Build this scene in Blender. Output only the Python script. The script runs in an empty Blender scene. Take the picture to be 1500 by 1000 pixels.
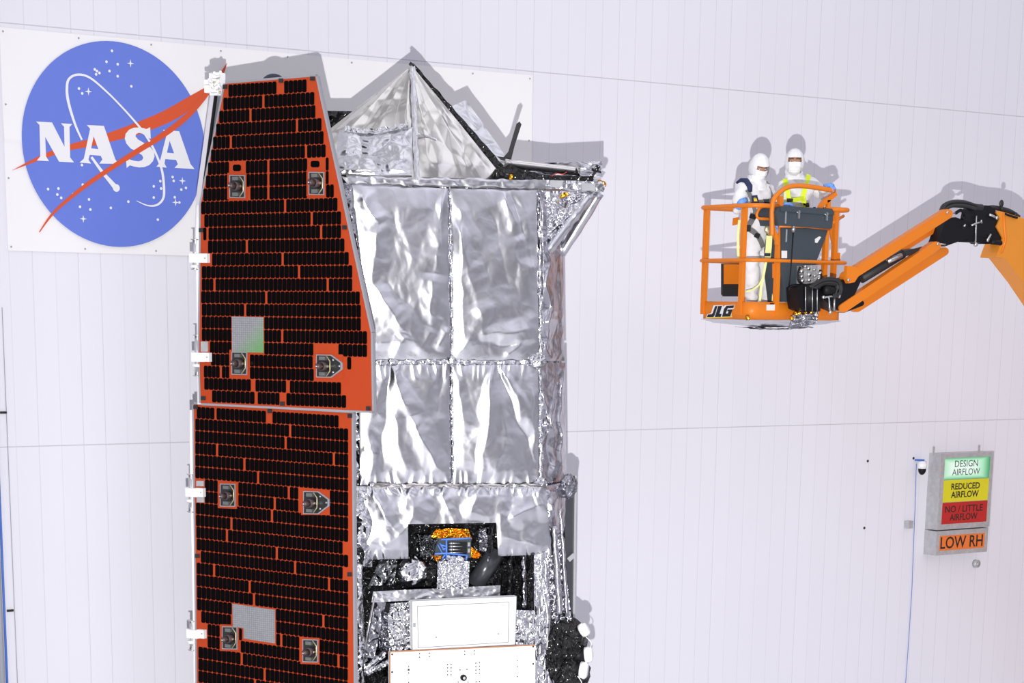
import bpy, bmesh, math, random
from mathutils import Vector, Matrix, noise
random.seed(7)
C = bpy.context.scene.collection
PI = math.pi
KEY = 18800.0; WORLD = .67

# ------------------------------------------------------------------ camera frame
# world: X runs along the wall, Y into the wall, Z up.
F = 3000.0; PX = 750.0
Hx, Hy = 5200.0, 512.0          # where the wall's horizontals meet
Vx, Vy = 560.0, 14500.0         # where its verticals meet
def _solve():
    b = -(Hy + Vy); c = Hy * Vy + (Hx - PX) * (Vx - PX) + F * F
    return (-b - math.sqrt(b * b - 4 * c)) / 2
PY = _solve()
dX = Vector((Hx - PX, Hy - PY, F)).normalized()
dD = Vector((Vx - PX, Vy - PY, F)).normalized()
dY = dX.cross(dD).normalized()
M = Matrix((dX, dY, -dD))       # camera (right, down, forward) -> world
EYE = Vector((0, 0, 6.5))
def ray(px, py): return M @ Vector((px - PX, py - PY, F))
def W(px, py, depth): return EYE + ray(px, py) * (depth / F)
def at(px, py, Y):
    r = ray(px, py); return EYE + r * ((Y - EYE.y) / r.y)
def onx(px, py, X):
    r = ray(px, py); return EYE + r * ((X - EYE.x) / r.x)
def atz(px, Y, z):
    """point of the plane Y at height z seen in column px"""
    lo, hi = -3000.0, 6000.0
    for _ in range(50):
        m = (lo + hi) / 2
        if at(px, m, Y).z > z: lo = m
        else: hi = m
    return at(px, lo, Y)
class Pl:
    def __init__(s, P, yaw):
        a = math.radians(yaw); s.P = P
        s.u = Vector((math.cos(a), math.sin(a), 0)); s.n = Vector((math.sin(a), -math.cos(a), 0))
    def pt(s, px, py, off=0.0):
        r = ray(px, py); t = ((s.P + s.n * off - EYE).dot(s.n)) / r.dot(s.n)
        return EYE + r * t
    def uz(s, px, py, off=0.0):
        p = s.pt(px, py, off) - s.P
        return p.dot(s.u), p.z
    def w(s, u, z, off=0.0): return s.P + s.u * u + Vector((0, 0, z)) + s.n * off

# ------------------------------------------------------------------ materials
def newmat(name):
    m = bpy.data.materials.new(name); m.use_nodes = True
    nt = m.node_tree; b = nt.nodes['Principled BSDF']
    return m, nt, b
def N(nt, t, **kw):
    n = nt.nodes.new(t)
    for k, v in kw.items(): setattr(n, k, v)
    return n
def mat(name, col, rough=.5, metal=0.0, var=.06, vscale=4.0, bump=0.0, bscale=20.0, spec=.5, emit=0.0, coat=0.0):
    m, nt, b = newmat(name)
    tc = N(nt, 'ShaderNodeTexCoord'); no = N(nt, 'ShaderNodeTexNoise'); no.inputs['Scale'].default_value = vscale
    no.inputs['Detail'].default_value = 3
    nt.links.new(tc.outputs['Object'], no.inputs['Vector'])
    rp = N(nt, 'ShaderNodeMapRange'); rp.inputs['To Min'].default_value = 1 - var; rp.inputs['To Max'].default_value = 1 + var
    nt.links.new(no.outputs['Fac'], rp.inputs['Value'])
    mx = N(nt, 'ShaderNodeVectorMath', operation='SCALE'); mx.inputs[0].default_value = col[:3]
    nt.links.new(rp.outputs[0], mx.inputs['Scale']); nt.links.new(mx.outputs[0], b.inputs['Base Color'])
    b.inputs['Roughness'].default_value = rough; b.inputs['Metallic'].default_value = metal
    b.inputs['Specular IOR Level'].default_value = spec
    b.inputs['Coat Weight'].default_value = coat
    if emit:
        b.inputs['Emission Color'].default_value = (*col[:3], 1); b.inputs['Emission Strength'].default_value = emit
    if bump:
        n2 = N(nt, 'ShaderNodeTexNoise'); n2.inputs['Scale'].default_value = bscale; n2.inputs['Detail'].default_value = 4
        nt.links.new(tc.outputs['Object'], n2.inputs['Vector'])
        bp = N(nt, 'ShaderNodeBump'); bp.inputs['Strength'].default_value = bump; bp.inputs['Distance'].default_value = .02
        nt.links.new(n2.outputs['Fac'], bp.inputs['Height']); nt.links.new(bp.outputs[0], b.inputs['Normal'])
    return m
def foil(name, col, rough, crinkle, scale, dist=.02, metal=1.0, soft=0.0, spec=.5):
    m, nt, b = newmat(name)
    tc = N(nt, 'ShaderNodeTexCoord')
    wn = N(nt, 'ShaderNodeTexNoise'); wn.inputs['Scale'].default_value = scale * .6; wn.inputs['Detail'].default_value = 2
    nt.links.new(tc.outputs['Object'], wn.inputs['Vector'])
    ad = N(nt, 'ShaderNodeVectorMath', operation='MULTIPLY_ADD'); ad.inputs[1].default_value = (.5 / scale * 4,) * 3
    nt.links.new(wn.outputs['Color'], ad.inputs[0]); nt.links.new(tc.outputs['Object'], ad.inputs[2])
    v = N(nt, 'ShaderNodeTexVoronoi'); v.feature = 'F1'; v.inputs['Scale'].default_value = scale
    nt.links.new(ad.outputs[0], v.inputs['Vector'])
    n2 = N(nt, 'ShaderNodeTexNoise'); n2.inputs['Scale'].default_value = scale * .5; n2.inputs['Detail'].default_value = 1.6
    nt.links.new(tc.outputs['Object'], n2.inputs['Vector'])
    sm = N(nt, 'ShaderNodeMath', operation='ADD')
    nt.links.new(v.outputs['Distance'], sm.inputs[0]); nt.links.new(n2.outputs['Fac'], sm.inputs[1])
    bp = N(nt, 'ShaderNodeBump'); bp.inputs['Strength'].default_value = crinkle; bp.inputs['Distance'].default_value = dist
    nt.links.new(sm.outputs[0], bp.inputs['Height']); nt.links.new(bp.outputs[0], b.inputs['Normal'])
    b.inputs['Base Color'].default_value = (*col, 1); b.inputs['Roughness'].default_value = rough
    b.inputs['Metallic'].default_value = metal; b.inputs['Specular IOR Level'].default_value = spec
    return m

ORG = mat('lift_orange', (.76, .205, .012), .38, var=.03, spec=.35)
BLK = mat('black_paint', (.006, .006, .008), .5, spec=.25)
RUB = mat('black_rubber', (.02, .02, .022), .55)
GREY = mat('grey_plastic', (.052, .066, .080), .5, spec=.3, var=.1)
STEEL = mat('steel', (.62, .62, .62), .35, 1.0, bump=.1)
ALU = mat('aluminium', (.55, .56, .58), .42, .7, var=.12, vscale=9)
GALV = mat('galvanised', (.50, .50, .51), .5, .35, var=.25, vscale=14)
WHT = mat('white_part', (.88, .88, .88), .5, var=.02)
RAD = mat('radiator_white', (.97, .97, .97), .6, var=.01)
SUIT = mat('coverall_white', (.80, .80, .815), .85, var=.04, vscale=12, bump=.5, bscale=18)
MASKM = mat('mask_white', (.95, .96, .97), .85)
SKIN = mat('skin', (.42, .20, .11), .55, var=.1, vscale=40)
HAIR = mat('dark_brow', (.03, .018, .012), .8)
GLOVE = mat('glove_blue', (.16, .37, .85), .5)
NAVY = mat('navy_pad', (.014, .025, .085), .7)
WEB = mat('grey_webbing', (.16, .16, .16), .8)
LIME = mat('lime_webbing', (.72, .86, .02), .6)
PLIME = mat('pale_lime_webbing', (.86, .88, .36), .7)
YEL = mat('yellow_mark', (.85, .66, .03), .6)
SUB = mat('panel_orange', (.445, .050, .008), .45, var=.04, spec=.3)
CELL = mat('solar_cell_black', (.0012, .0012, .0016), .3, spec=.06, var=.2)
EDGE = mat('honeycomb_edge_grey', (.33, .33, .36), .55, .2)
BROWN = mat('brown_cup', (.10, .07, .07), .35, .4)
DKPL = mat('dark_plate', (.035, .037, .037), .4, .4)
BRASS = mat('gold_bracket', (.62, .55, .33), .35, .7)
FS = foil('foil_satin', (.70, .70, .745), .27, .10, 7, .02)
FSM = foil('foil_smooth', (.72, .70, .68), .20, .08, 4, .03)
FC = foil('foil_crinkled', (.72, .72, .76), .2, .58, 12, .042)
FD = foil('foil_dark_crinkled', (.36, .36, .40), .2, .7, 10, .045)
FB = foil('foil_black', (.010, .010, .011), .13, .9, 12, .05, metal=0, spec=.45)
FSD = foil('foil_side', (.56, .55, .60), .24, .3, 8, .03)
FG = foil('foil_gold', (.90, .42, .03), .2, .8, 16, .03)
FILM = foil('clear_film_grey', (.22, .23, .24), .16, .8, 9, .05)
BLUEB = mat('blue_bracket', (.10, .25, .75), .5)
RED = mat('red_wire', (.6, .03, .02), .5)
COP = mat('copper_edge', (.55, .22, .10), .4, .5)
LABELW = mat('paper_label', (.8, .78, .76), .6)
BLUEC = mat('blue_cable', (.06, .16, .55), .5)
PIPE = mat('conduit_grey', (.32, .34, .38), .5)
FLOORM = mat('floor_epoxy', (.62, .62, .65), .35, var=.03)

# banner prints
BANW = mat('banner_vinyl', (.88, .87, .875), .55, var=.015, vscale=2, bump=.03, bscale=3)
BLUE = mat('print_blue', (.13, .20, .66), .5, var=.03)
PRED = mat('print_red', (.66, .085, .022), .5, var=.03)
PWHT = mat('print_white', (.82, .81, .83), .5, var=.01)
DBLUE = mat('print_indigo', (.06, .045, .44), .5)

# ------------------------------------------------------------------ mesh builder
ROOTLOC = {}
def wloc(o): return ROOTLOC[o.name]
class MB:
    def __init__(s): s.v = []; s.f = []; s.m = []; s.sm = []; s.cur = 0; s.smooth = False; s.pc = []
    def add(s, vs, fs, smooth=None):
        b = len(s.v); s.v += [Vector(v) for v in vs]; s.pc.append((b, len(s.f), len(vs), len(fs)))
        for f in fs:
            s.f.append([b + i for i in f]); s.m.append(s.cur); s.sm.append(s.smooth if smooth is None else smooth)
        return s
    def mat(s, i): s.cur = i; return s
    def prism(s, front, vec):
        """closed solid: polygon front pushed by vec"""
        n = len(front); vs = [Vector(p) for p in front] + [Vector(p) + vec for p in front]
        fs = [list(range(n)), list(range(2 * n - 1, n - 1, -1))] + [[i, n + i, n + (i + 1) % n, (i + 1) % n] for i in range(n)]
        return s.add(vs, fs, False)
    def box(s, c, ax, ay, az):
        """centre and three half-extent vectors"""
        vs = [c + ax * i + ay * j + az * k for i in (-1, 1) for j in (-1, 1) for k in (-1, 1)]
        return s.add(vs, [(0, 1, 3, 2), (4, 6, 7, 5), (0, 4, 5, 1), (2, 3, 7, 6), (0, 2, 6, 4), (1, 5, 7, 3)], False)
    def tube(s, pts, r, n=10, cap=True, flat=None):
        pts = [Vector(p) for p in pts]; k = len(pts)
        rs = r if isinstance(r, (list, tuple)) else [r] * k
        vs = []; up = None
        for i, p in enumerate(pts):
            d = (pts[min(i + 1, k - 1)] - pts[max(i - 1, 0)]).normalized()
            if up is None:
                a = Vector((0, 0, 1)) if abs(d.z) < .9 else Vector((1, 0, 0))
                up = (a - d * a.dot(d)).normalized()
            else: up = (up - d * up.dot(d)).normalized()
            sd = d.cross(up)
            for j in range(n):
                t = 2 * PI * j / n
                vs.append(p + (up * math.cos(t) + sd * math.sin(t) * (flat or 1)) * rs[i])
        fs = [[i * n + j, i * n + (j + 1) % n, (i + 1) * n + (j + 1) % n, (i + 1) * n + j] for i in range(k - 1) for j in range(n)]
        if cap: fs += [list(range(n - 1, -1, -1)), list(range((k - 1) * n, k * n))]
        return s.add(vs, fs, True)
    def strap(s, pts, nrm, w, t):
        """flat band along pts, facing nrm"""
        pts = [Vector(p) for p in pts]; k = len(pts); vs = []
        for i, p in enumerate(pts):
            d = (pts[min(i + 1, k - 1)] - pts[max(i - 1, 0)]).normalized()
            nn = (nrm - d * nrm.dot(d)).normalized(); sd = d.cross(nn).normalized()
            vs += [p + sd * w / 2 + nn * t / 2, p - sd * w / 2 + nn * t / 2, p - sd * w / 2 - nn * t / 2, p + sd * w / 2 - nn * t / 2]
        fs = [[i * 4 + j, i * 4 + (j + 1) % 4, i * 4 + 4 + (j + 1) % 4, i * 4 + 4 + j] for i in range(k - 1) for j in range(4)]
        fs += [[3, 2, 1, 0], [4 * k - 4, 4 * k - 3, 4 * k - 2, 4 * k - 1]]
        return s.add(vs, fs, False)
    def ball(s, c, ax, ay, az, n=14, m=9, fn=None):
        vs = []
        for i in range(m + 1):
            th = PI * i / m
            for j in range(n):
                ph = 2 * PI * j / n
                l = Vector((math.sin(th) * math.cos(ph), math.sin(th) * math.sin(ph), math.cos(th)))
                p = c + ax * l.x + ay * l.y + az * l.z
                if fn: p = p + fn(p, l)
                vs.append(p)
        fs = [[i * n + j, (i + 1) * n + j, (i + 1) * n + (j + 1) % n, i * n + (j + 1) % n] for i in range(m) for j in range(n)]
        return s.add(vs, fs, True)
    def disc(s, c, ax, ay, n=20):
        vs = [c + ax * math.cos(2 * PI * i / n) + ay * math.sin(2 * PI * i / n) for i in range(n)]
        return s.add(vs, [list(range(n))], False)
    def cyl(s, a, b, r, r2=None, n=20): return s.tube([a, b], [r, r if r2 is None else r2], n)
    def grid(s, fn, nu, nv, skip=None, smooth=True):
        vs = [fn(i / nu, j / nv) for j in range(nv + 1) for i in range(nu + 1)]
        fs = [[j * (nu + 1) + i, j * (nu + 1) + i + 1, (j + 1) * (nu + 1) + i + 1, (j + 1) * (nu + 1) + i]
              for j in range(nv) for i in range(nu) if not (skip and skip((i + .5) / nu, (j + .5) / nv))]
        return s.add(vs, fs, smooth)
    def each(s, name, mats, parent=None):
        """every added piece becomes an object of its own"""
        for b, f, nv, nf in s.pc:
            q = MB(); q.v = s.v[b:b + nv]; q.f = [[i - b for i in F_] for F_ in s.f[f:f + nf]]; q.m = s.m[f:f + nf]; q.sm = s.sm[f:f + nf]
            o = q.build(name, mats, parent)
        return o
    def build(s, name, mats, parent=None, weld=False, origin=None):
        if not isinstance(mats, (list, tuple)): mats = [mats]
        xs = [v.x for v in s.v]; ys = [v.y for v in s.v]; zs = [v.z for v in s.v]
        o0 = origin or Vector(((min(xs) + max(xs)) / 2, (min(ys) + max(ys)) / 2, min(zs)))
        me = bpy.data.meshes.new(name); me.from_pydata([v - o0 for v in s.v], [], s.f)
        for m in mats: me.materials.append(m)
        me.polygons.foreach_set('material_index', s.m); me.polygons.foreach_set('use_smooth', s.sm)
        if weld:
            bm = bmesh.new(); bm.from_mesh(me); bmesh.ops.remove_doubles(bm, verts=bm.verts, dist=weld if weld is not True else 1e-4)
            bm.to_mesh(me); bm.free()
        me.update()
        o = bpy.data.objects.new(name, me); C.objects.link(o); ROOTLOC[o.name] = o0
        if parent is not None: o.parent = parent; o.location = o0 - wloc(parent)
        else: o.location = o0
        return o
def empty(name, loc, label, cat, group=None):
    o = bpy.data.objects.new(name, None); C.objects.link(o); o.location = loc; ROOTLOC[o.name] = Vector(loc)
    o.empty_display_size = .2
    return tag(o, label, cat, group)
def tag(o, label=None, cat=None, group=None, kind=None):
    if label: o['label'] = label
    if cat: o['category'] = cat
    if group: o['group'] = group
    if kind: o['kind'] = kind
    return o
def fix_normals(o):
    bm = bmesh.new(); bm.from_mesh(o.data); bmesh.ops.recalc_face_normals(bm, faces=bm.faces); bm.to_mesh(o.data); bm.free(); return o
def lerp(a, b, t): return a + (b - a) * t
def bil(q, s, t):
    """quad tl,tr,br,bl in pixels"""
    (x0, y0), (x1, y1), (x2, y2), (x3, y3) = q
    return (lerp(lerp(x0, x1, s), lerp(x3, x2, s), t), lerp(lerp(y0, y1, s), lerp(y3, y2, s), t))

# ------------------------------------------------------------------ setting
YW = 0
DW = 25.0                                        # depth of the wall at the middle of the picture
YW = W(750, 500, DW).y
def wl(px, py, off=0.0): return at(px, py, YW - off)
def wall_mat():
    m, nt, b = newmat('wall_panels')
    tc = N(nt, 'ShaderNodeTexCoord'); sp = N(nt, 'ShaderNodeSeparateXYZ'); nt.links.new(tc.outputs['Object'], sp.inputs[0])
    xA = wl(33.6, 0).x; n = round((1005 - 33.6) / 28.5)
    def mth(op, a, b_=None, c=None):
        q = N(nt, 'ShaderNodeMath', operation=op)
        for i, v in enumerate((a, b_, c)):
            if v is None: continue
            if isinstance(v, (int, float)): q.inputs[i].default_value = v
            else: nt.links.new(v, q.inputs[i])
        return q.outputs[0]
    S = SEAM
    x = mth('SUBTRACT', sp.outputs['X'], xA)
    fr = mth('FRACT', mth('DIVIDE', x, S)); idx = mth('FLOOR', mth('ADD', mth('DIVIDE', x, S), .5))
    d = mth('MULTIPLY', mth('MINIMUM', fr, mth('SUBTRACT', 1.0, fr)), S)
    wn = N(nt, 'ShaderNodeTexWhiteNoise', noise_dimensions='1D'); nt.links.new(idx, wn.inputs['W'])
    strg = mth('MULTIPLY_ADD', wn.outputs['Value'], .12, .07)
    v = mth('MULTIPLY', mth('LESS_THAN', d, .0045), strg)
    d2 = mth('ABSOLUTE', mth('SUBTRACT', sp.outputs['Z'], ZS1)); d3 = mth('ABSOLUTE', mth('SUBTRACT', sp.outputs['Z'], ZS2))
    h = mth('MULTIPLY', mth('LESS_THAN', mth('MINIMUM', d2, d3), .0055), .30)
    ln = mth('MAXIMUM', v, h)
    # faint ribs inside each panel
    rib = mth('FRACT', mth('DIVIDE', x, S / 6)); rb = mth('MULTIPLY', mth('LESS_THAN', rib, .10), .012)
    ln = mth('MAXIMUM', ln, rb)
    wn2 = N(nt, 'ShaderNodeTexWhiteNoise', noise_dimensions='1D'); nt.links.new(mth('FLOOR', mth('DIVIDE', x, S)), wn2.inputs['W'])
    tone = mth('MULTIPLY_ADD', wn2.outputs['Value'], .014, .993)
    no = N(nt, 'ShaderNodeTexNoise'); no.inputs['Scale'].default_value = .5; nt.links.new(tc.outputs['Object'], no.inputs['Vector'])
    tone = mth('MULTIPLY', tone, mth('MULTIPLY_ADD', no.outputs['Fac'], .04, .98))
    val = mth('MULTIPLY', tone, mth('SUBTRACT', 1.0, ln))
    sc = N(nt, 'ShaderNodeVectorMath', operation='SCALE'); sc.inputs[0].default_value = (.790, .783, .840)
    nt.links.new(val, sc.inputs['Scale']); nt.links.new(sc.outputs[0], b.inputs['Base Color'])
    b.inputs['Roughness'].default_value = .6; b.inputs['Specular IOR Level'].default_value = .2
    return m
SEAM = (wl(1005, 0).x - wl(70.4, 0).x) / 33.0
ZS1 = wl(1500, 171).z; ZS2 = wl(830, 632).z
mb = MB()
mb.prism([Vector((-14, YW, 0)), Vector((34, YW, 0)), Vector((34, YW, 16)), Vector((-14, YW, 16))], Vector((0, .3, 0)))
tag(mb.build('wall_back', wall_mat(), origin=Vector((0, YW, 0))), kind='structure')
mb = MB(); mb.prism([Vector((-14, -6, 0)), Vector((34, -6, 0)), Vector((34, YW + .3, 0)), Vector((-14, YW + .3, 0))], Vector((0, 0, -.3)))
tag(mb.build('floor', FLOORM), kind='structure')

# ------------------------------------------------------------------ banner
bx0, bx1 = wl(5, 200).x, wl(777, 300).x
bz1, bz0 = wl(2, 40).z, wl(12, 367).z
ban = empty('banner', Vector(((bx0 + bx1) / 2, YW - .01, bz0)), 'wide white vinyl banner with round blue space agency emblem, flat on the wall', 'banner')
mb = MB()
zc = wl(20, 208).z
def bf(s, t):
    x = lerp(bx0, bx1, s); z = lerp(bz0, bz1, t)
    y = YW - .006 - .004 * noise.noise(Vector((x * 1.5, 0, z * 1.5)))
    d = z - zc
    if 0 < d < .22: y -= .012 * (1 - d / .22)
    return Vector((x, y - .004, z))
mb.grid(bf, 160, 90); mb.build('cloth', BANW, ban)
LP = .028
def bp(px, py, k=0): return wl(px, py, LP + .0012 * k)
def rib(px_pts, widths, k, mb, mi):
    """tapered flat ribbon through pixel points"""
    mb.mat(mi); n = len(px_pts); vs = []
    for i, (x, y) in enumerate(px_pts):
        x0, y0 = px_pts[max(i - 1, 0)]; x1, y1 = px_pts[min(i + 1, n - 1)]
        d = math.hypot(x1 - x0, y1 - y0); nx, ny = -(y1 - y0) / d, (x1 - x0) / d; w = widths[i] / 2
        vs += [bp(x + nx * w, y + ny * w, k), bp(x - nx * w, y - ny * w, k)]
    mb.add(vs, [[2 * i, 2 * i + 1, 2 * i + 3, 2 * i + 2] for i in range(n - 1)], False)
def spline(pts, n=8):
    out = []
    for i in range(len(pts) - 1):
        p0 = pts[max(i - 1, 0)]; p1 = pts[i]; p2 = pts[i + 1]; p3 = pts[min(i + 2, len(pts) - 1)]
        for j in range(n):
            t = j / n
            out.append(tuple(.5 * (2 * p1[k] + (p2[k] - p0[k]) * t + (2 * p0[k] - 5 * p1[k] + 4 * p2[k] - p3[k]) * t * t
                             + (3 * p1[k] - p0[k] - 3 * p2[k] + p3[k]) * t ** 3) for k in range(len(p1))))
    out.append(tuple(pts[-1])); return out
# true circle on the wall
cA, cB = wl(30.5, 205), wl(298.5, 217); cT, cU = wl(160, 60.5), wl(168, 361.5)
cc = Vector(((cA.x + cB.x) / 2, YW - LP, (cT.z + cU.z) / 2)); rx = (cB.x - cA.x) / 2; rz = (cT.z - cU.z) / 2
mb = MB()
mb.mat(0).disc(cc, Vector((rx, 0, 0)), Vector((0, 0, -rz)), 96)
# darker strip of the disc beside the crease
# orbit
def tri_poly(mb, polypx, k, mi):
    mb.mat(mi); mb.add([bp(x, y, k) for x, y in polypx], [list(range(len(polypx)))], False)
# red swoosh: upper wing (zoom coordinates /2.5)
Z = 2.5
def z(*p): return [(a / Z, b / Z) for a, b in p]
up_top = z((42, 625), (150, 568), (250, 530), (330, 508), (420, 478), (520, 440), (600, 405), (680, 360), (760, 315), (790, 292), (806, 268), (832, 228))
up_bot = z((42, 625), (150, 585), (250, 552), (330, 537), (400, 520), (500, 495), (580, 465), (640, 438), (690, 405), (762, 345), (816, 275), (832, 228))
a_ = spline(up_top, 6); b_ = spline(up_bot, 6)
mb.mat(1); vs = []
for p, q in zip(a_, b_): vs += [bp(*p, 1), bp(*q, 1)]
mb.add(vs, [[2 * i, 2 * i + 1, 2 * i + 3, 2 * i + 2] for i in range(len(a_) - 1)], False)
# lower wing
lo = spline([(144 / Z, 850 / Z, 1.5), (200 / Z, 775 / Z, 4), (300 / Z, 690 / Z, 6), (400 / Z, 620 / Z, 7), (500 / Z, 555 / Z, 8), (600 / Z, 492 / Z, 8.5), (680 / Z, 430 / Z, 8.5), (735 / Z, 370 / Z, 8), (775 / Z, 320 / Z, 6)], 6)
# letters
def G(ox, oy, s, *p): return [(ox + a / s, oy + b / s) for a, b in p]
L1 = G(40, 160, 10, (128, 178), (362, 193), (545, 548), (538, 255), (492, 205), (658, 215), (618, 262), (628, 705), (685, 778), (465, 768), (262, 405), (275, 690), (318, 760), (140, 750), (190, 690), (178, 230))
tri_poly(mb, L1, 3, 2)
A1o = G(40, 160, 10, (872, 230), (1122, 242), (1290, 735), (1340, 800), (1055, 795), (1100, 735), (1075, 680), (915, 668), (895, 738), (935, 795), (765, 780), (828, 722), (920, 285))
A1i = G(40, 160, 10, (972, 395), (1040, 582), (935, 572))
def letterA(o, inn, k):
    # split polygon around the counter: stitch with a bridge
    # bridge from outer[1]->inner[0]
    poly = o[:1] + [((o[0][0] + o[1][0]) / 2, (o[0][1] + o[1][1]) / 2)] + [inn[0], inn[2], inn[1], inn[0]] + [((o[0][0] + o[1][0]) / 2 + .01, (o[0][1] + o[1][1]) / 2)] + o[1:]
    tri_poly(mb, poly, k, 2)
letterA(A1o, A1i, 3)
A2o = G(160, 160, 10, (785, 300), (1025, 322), (1190, 800), (1250, 875), (955, 858), (1005, 805), (980, 742), (820, 730), (810, 795), (842, 855), (690, 840), (735, 790), (840, 372))
A2i = G(160, 160, 10, (885, 462), (950, 645), (845, 635))
letterA(A2o, A2i, 3)
So = G(160, 160, 10, (545, 290), (600, 262), (608, 432), (590, 425), (545, 395), (480, 355), (430, 345), (392, 365), (385, 395), (420, 440), (520, 500), (610, 560), (655, 620), (665, 690), (640, 760), (590, 815), (520, 845), (440, 852), (360, 838), (305, 820), (255, 858), (240, 680), (262, 690), (300, 735), (370, 755), (430, 762), (480, 745), (500, 712), (480, 670), (400, 620), (310, 570), (250, 500), (228, 430), (240, 360), (290, 300), (360, 270), (440, 265), (500, 275))
tri_poly(mb, So, 3, 2)
# orbit line over / behind letters
orb1 = [(300, 512, 2.6), (275, 455, 3.4), (252, 380, 4), (245, 330, 4), (252, 290, 3.6), (285, 273, 3.4), (330, 285, 3), (390, 335, 2.6), (440, 385, 2.5), (490, 440, 2.8), (530, 490, 3), (565, 550, 3.2), (592, 620, 3.4), (600, 680, 3.6), (598, 725, 3.4), (575, 750, 3), (540, 752, 2), (500, 735, .8)]
o1 = spline([(a / Z, b / Z, w) for a, b, w in orb1], 6)
rib([(p[0], p[1]) for p in o1], [p[2] for p in o1], 4, mb, 2)
o2 = spline([(335 / Z, 575 / Z, 3.5), (375 / Z, 630 / Z, 4.5), (405 / Z, 665 / Z, 6), (428 / Z, 692 / Z, 8)], 6)
rib([(p[0], p[1]) for p in o2], [p[2] for p in o2], 1.5, mb, 2)
mb.disc(bp(426 / Z, 688 / Z, 2.2), Vector((.04, 0, 0)), Vector((0, 0, -.04)), 16)
rib([(p[0], p[1]) for p in lo], [p[2] for p in lo], 5, mb, 1)
rib([(p[0], p[1]) for p in o1[54:64]], [p[2] for p in o1[54:64]], 6, mb, 2)
# stars
for a, b in ((410, 186), (390, 226), (431, 235), (347, 254), (355, 260), (364, 267), (352, 272), (401, 260), (431, 279), (481, 316), (289, 324), (301, 342), (300, 604), (176, 692), (214, 690), (210, 712), (224, 724), (268, 711), (303, 676), (326, 730), (293, 757), (331, 767), (406, 761), (470, 738), (578, 804), (587, 663), (563, 682), (563, 723), (632, 648), (636, 662), (664, 694), (681, 688), (657, 741), (640, 722), (590, 690)):
    mb.mat(2).disc(bp(a / Z, b / Z, 3), Vector((.0145, 0, 0)), Vector((0, 0, -.0145)), 10)
for a, b in ((478, 232), (324, 335), (305, 801), (668, 662), (643, 741)):
    c = bp(a / Z, b / Z, 3); pts = []
    for i in range(8):
        r = .042 if i % 2 == 0 else .011; t = PI / 4 * i
        pts.append(c + Vector((r * math.cos(t), 0, -r * math.sin(t))))
    mb.mat(2).add(pts, [list(range(8))], False)
# print is a thin layer on the cloth
ob = mb.build('emblem_print', [BLUE, PRED, PWHT], ban)
ob['label'] = 'round blue emblem with white letters NASA, red wing, white orbit and stars'
mb = MB()
for gx in range(9):
    for gz in (0, 1):
        x = lerp(bx0 + .03, bx1 - .05, gx / 8); zz = bz1 - .04 if gz else bz0 + .04
        mb.disc(Vector((x, YW - .022, zz)), Vector((.011, 0, 0)), Vector((0, 0, -.011)), 8)
for gz in (.33, .66):
    for x in (bx0 + .03, bx1 - .05): mb.disc(Vector((x, YW - .022, lerp(bz0, bz1, gz))), Vector((.011, 0, 0)), Vector((0, 0, -.011)), 8)
mb.each('grommet', PIPE, ban)

# ------------------------------------------------------------------ wall fittings
def text_mesh(txt, bl, br, tl, mb, bold=0.0):
    cu = bpy.data.curves.new('t', 'FONT'); cu.body = txt; cu.fill_mode = 'FRONT'; cu.offset = bold; cu.resolution_u = 3
    o = bpy.data.objects.new('t', cu); C.objects.link(o); bpy.context.view_layer.update()
    dg = bpy.context.evaluated_depsgraph_get(); me = bpy.data.meshes.new_from_object(o.evaluated_get(dg))
    xs = [v.co.x for v in me.vertices]; ys = [v.co.y for v in me.vertices]
    x0, x1, y0, y1 = min(xs), max(xs), min(ys), max(ys); ex = br - bl; ey = tl - bl
    vs = [bl + ex * ((v.co.x - x0) / (x1 - x0)) + ey * ((v.co.y - y0) / (y1 - y0)) for v in me.vertices]
    mb.add(vs, [list(p.vertices) for p in me.polygons], False)
    C.objects.unlink(o); bpy.data.objects.remove(o); bpy.data.curves.remove(cu); bpy.data.meshes.remove(me)
def sg(a, b): return (1240 + a / 3.846, 620 + b / 3.846)
SO = .24
def sw(a, b, off=0.0): return wl(*sg(a, b), SO + off)
def rect_on(y, tl, br):
    """axis aligned rect on plane Y=y spanned by two world points"""
    return [Vector((tl.x, y, br.z)), Vector((br.x, y, br.z)), Vector((br.x, y, tl.z)), Vector((tl.x, y, tl.z))]
def glow_mat():
    m, nt, b = newmat('lit_green_panel')
    tc = N(nt, 'ShaderNodeTexCoord'); mp = N(nt, 'ShaderNodeMapping'); nt.links.new(tc.outputs['Generated'], mp.inputs[0])
    mp.inputs['Location'].default_value = (-.42, 0, -.5)
    mp.inputs['Scale'].default_value = (1, 0, 1)
    sp = N(nt, 'ShaderNodeSeparateXYZ'); nt.links.new(mp.outputs[0], sp.inputs[0])
    def mth(op, a, b_=None):
        q = N(nt, 'ShaderNodeMath', operation=op)
        for i, v in enumerate((a, b_)):
            if v is None: continue
            if isinstance(v, (int, float)): q.inputs[i].default_value = v
            else: nt.links.new(v, q.inputs[i])
        return q.outputs[0]
    r = mth('MAXIMUM', mth('MULTIPLY', mth('ABSOLUTE', sp.outputs['X']), 1.75), mth('MULTIPLY', mth('ABSOLUTE', sp.outputs['Z']), 1.9))
    cr = N(nt, 'ShaderNodeValToRGB'); e = cr.color_ramp.elements
    e[0].position = .45; e[0].color = (.80, .95, .85, 1); e[1].position = 1.0; e[1].color = (.035, .33, .12, 1)
    k = e.new(.75); k.color = (.40, .78, .52, 1)
    nt.links.new(r, cr.inputs[0]); nt.links.new(cr.outputs[0], b.inputs['Emission Color']); b.inputs['Emission Strength'].default_value = .95
    b.inputs['Base Color'].default_value = (.02, .05, .03, 1); b.inputs['Roughness'].default_value = .4
    return m
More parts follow.
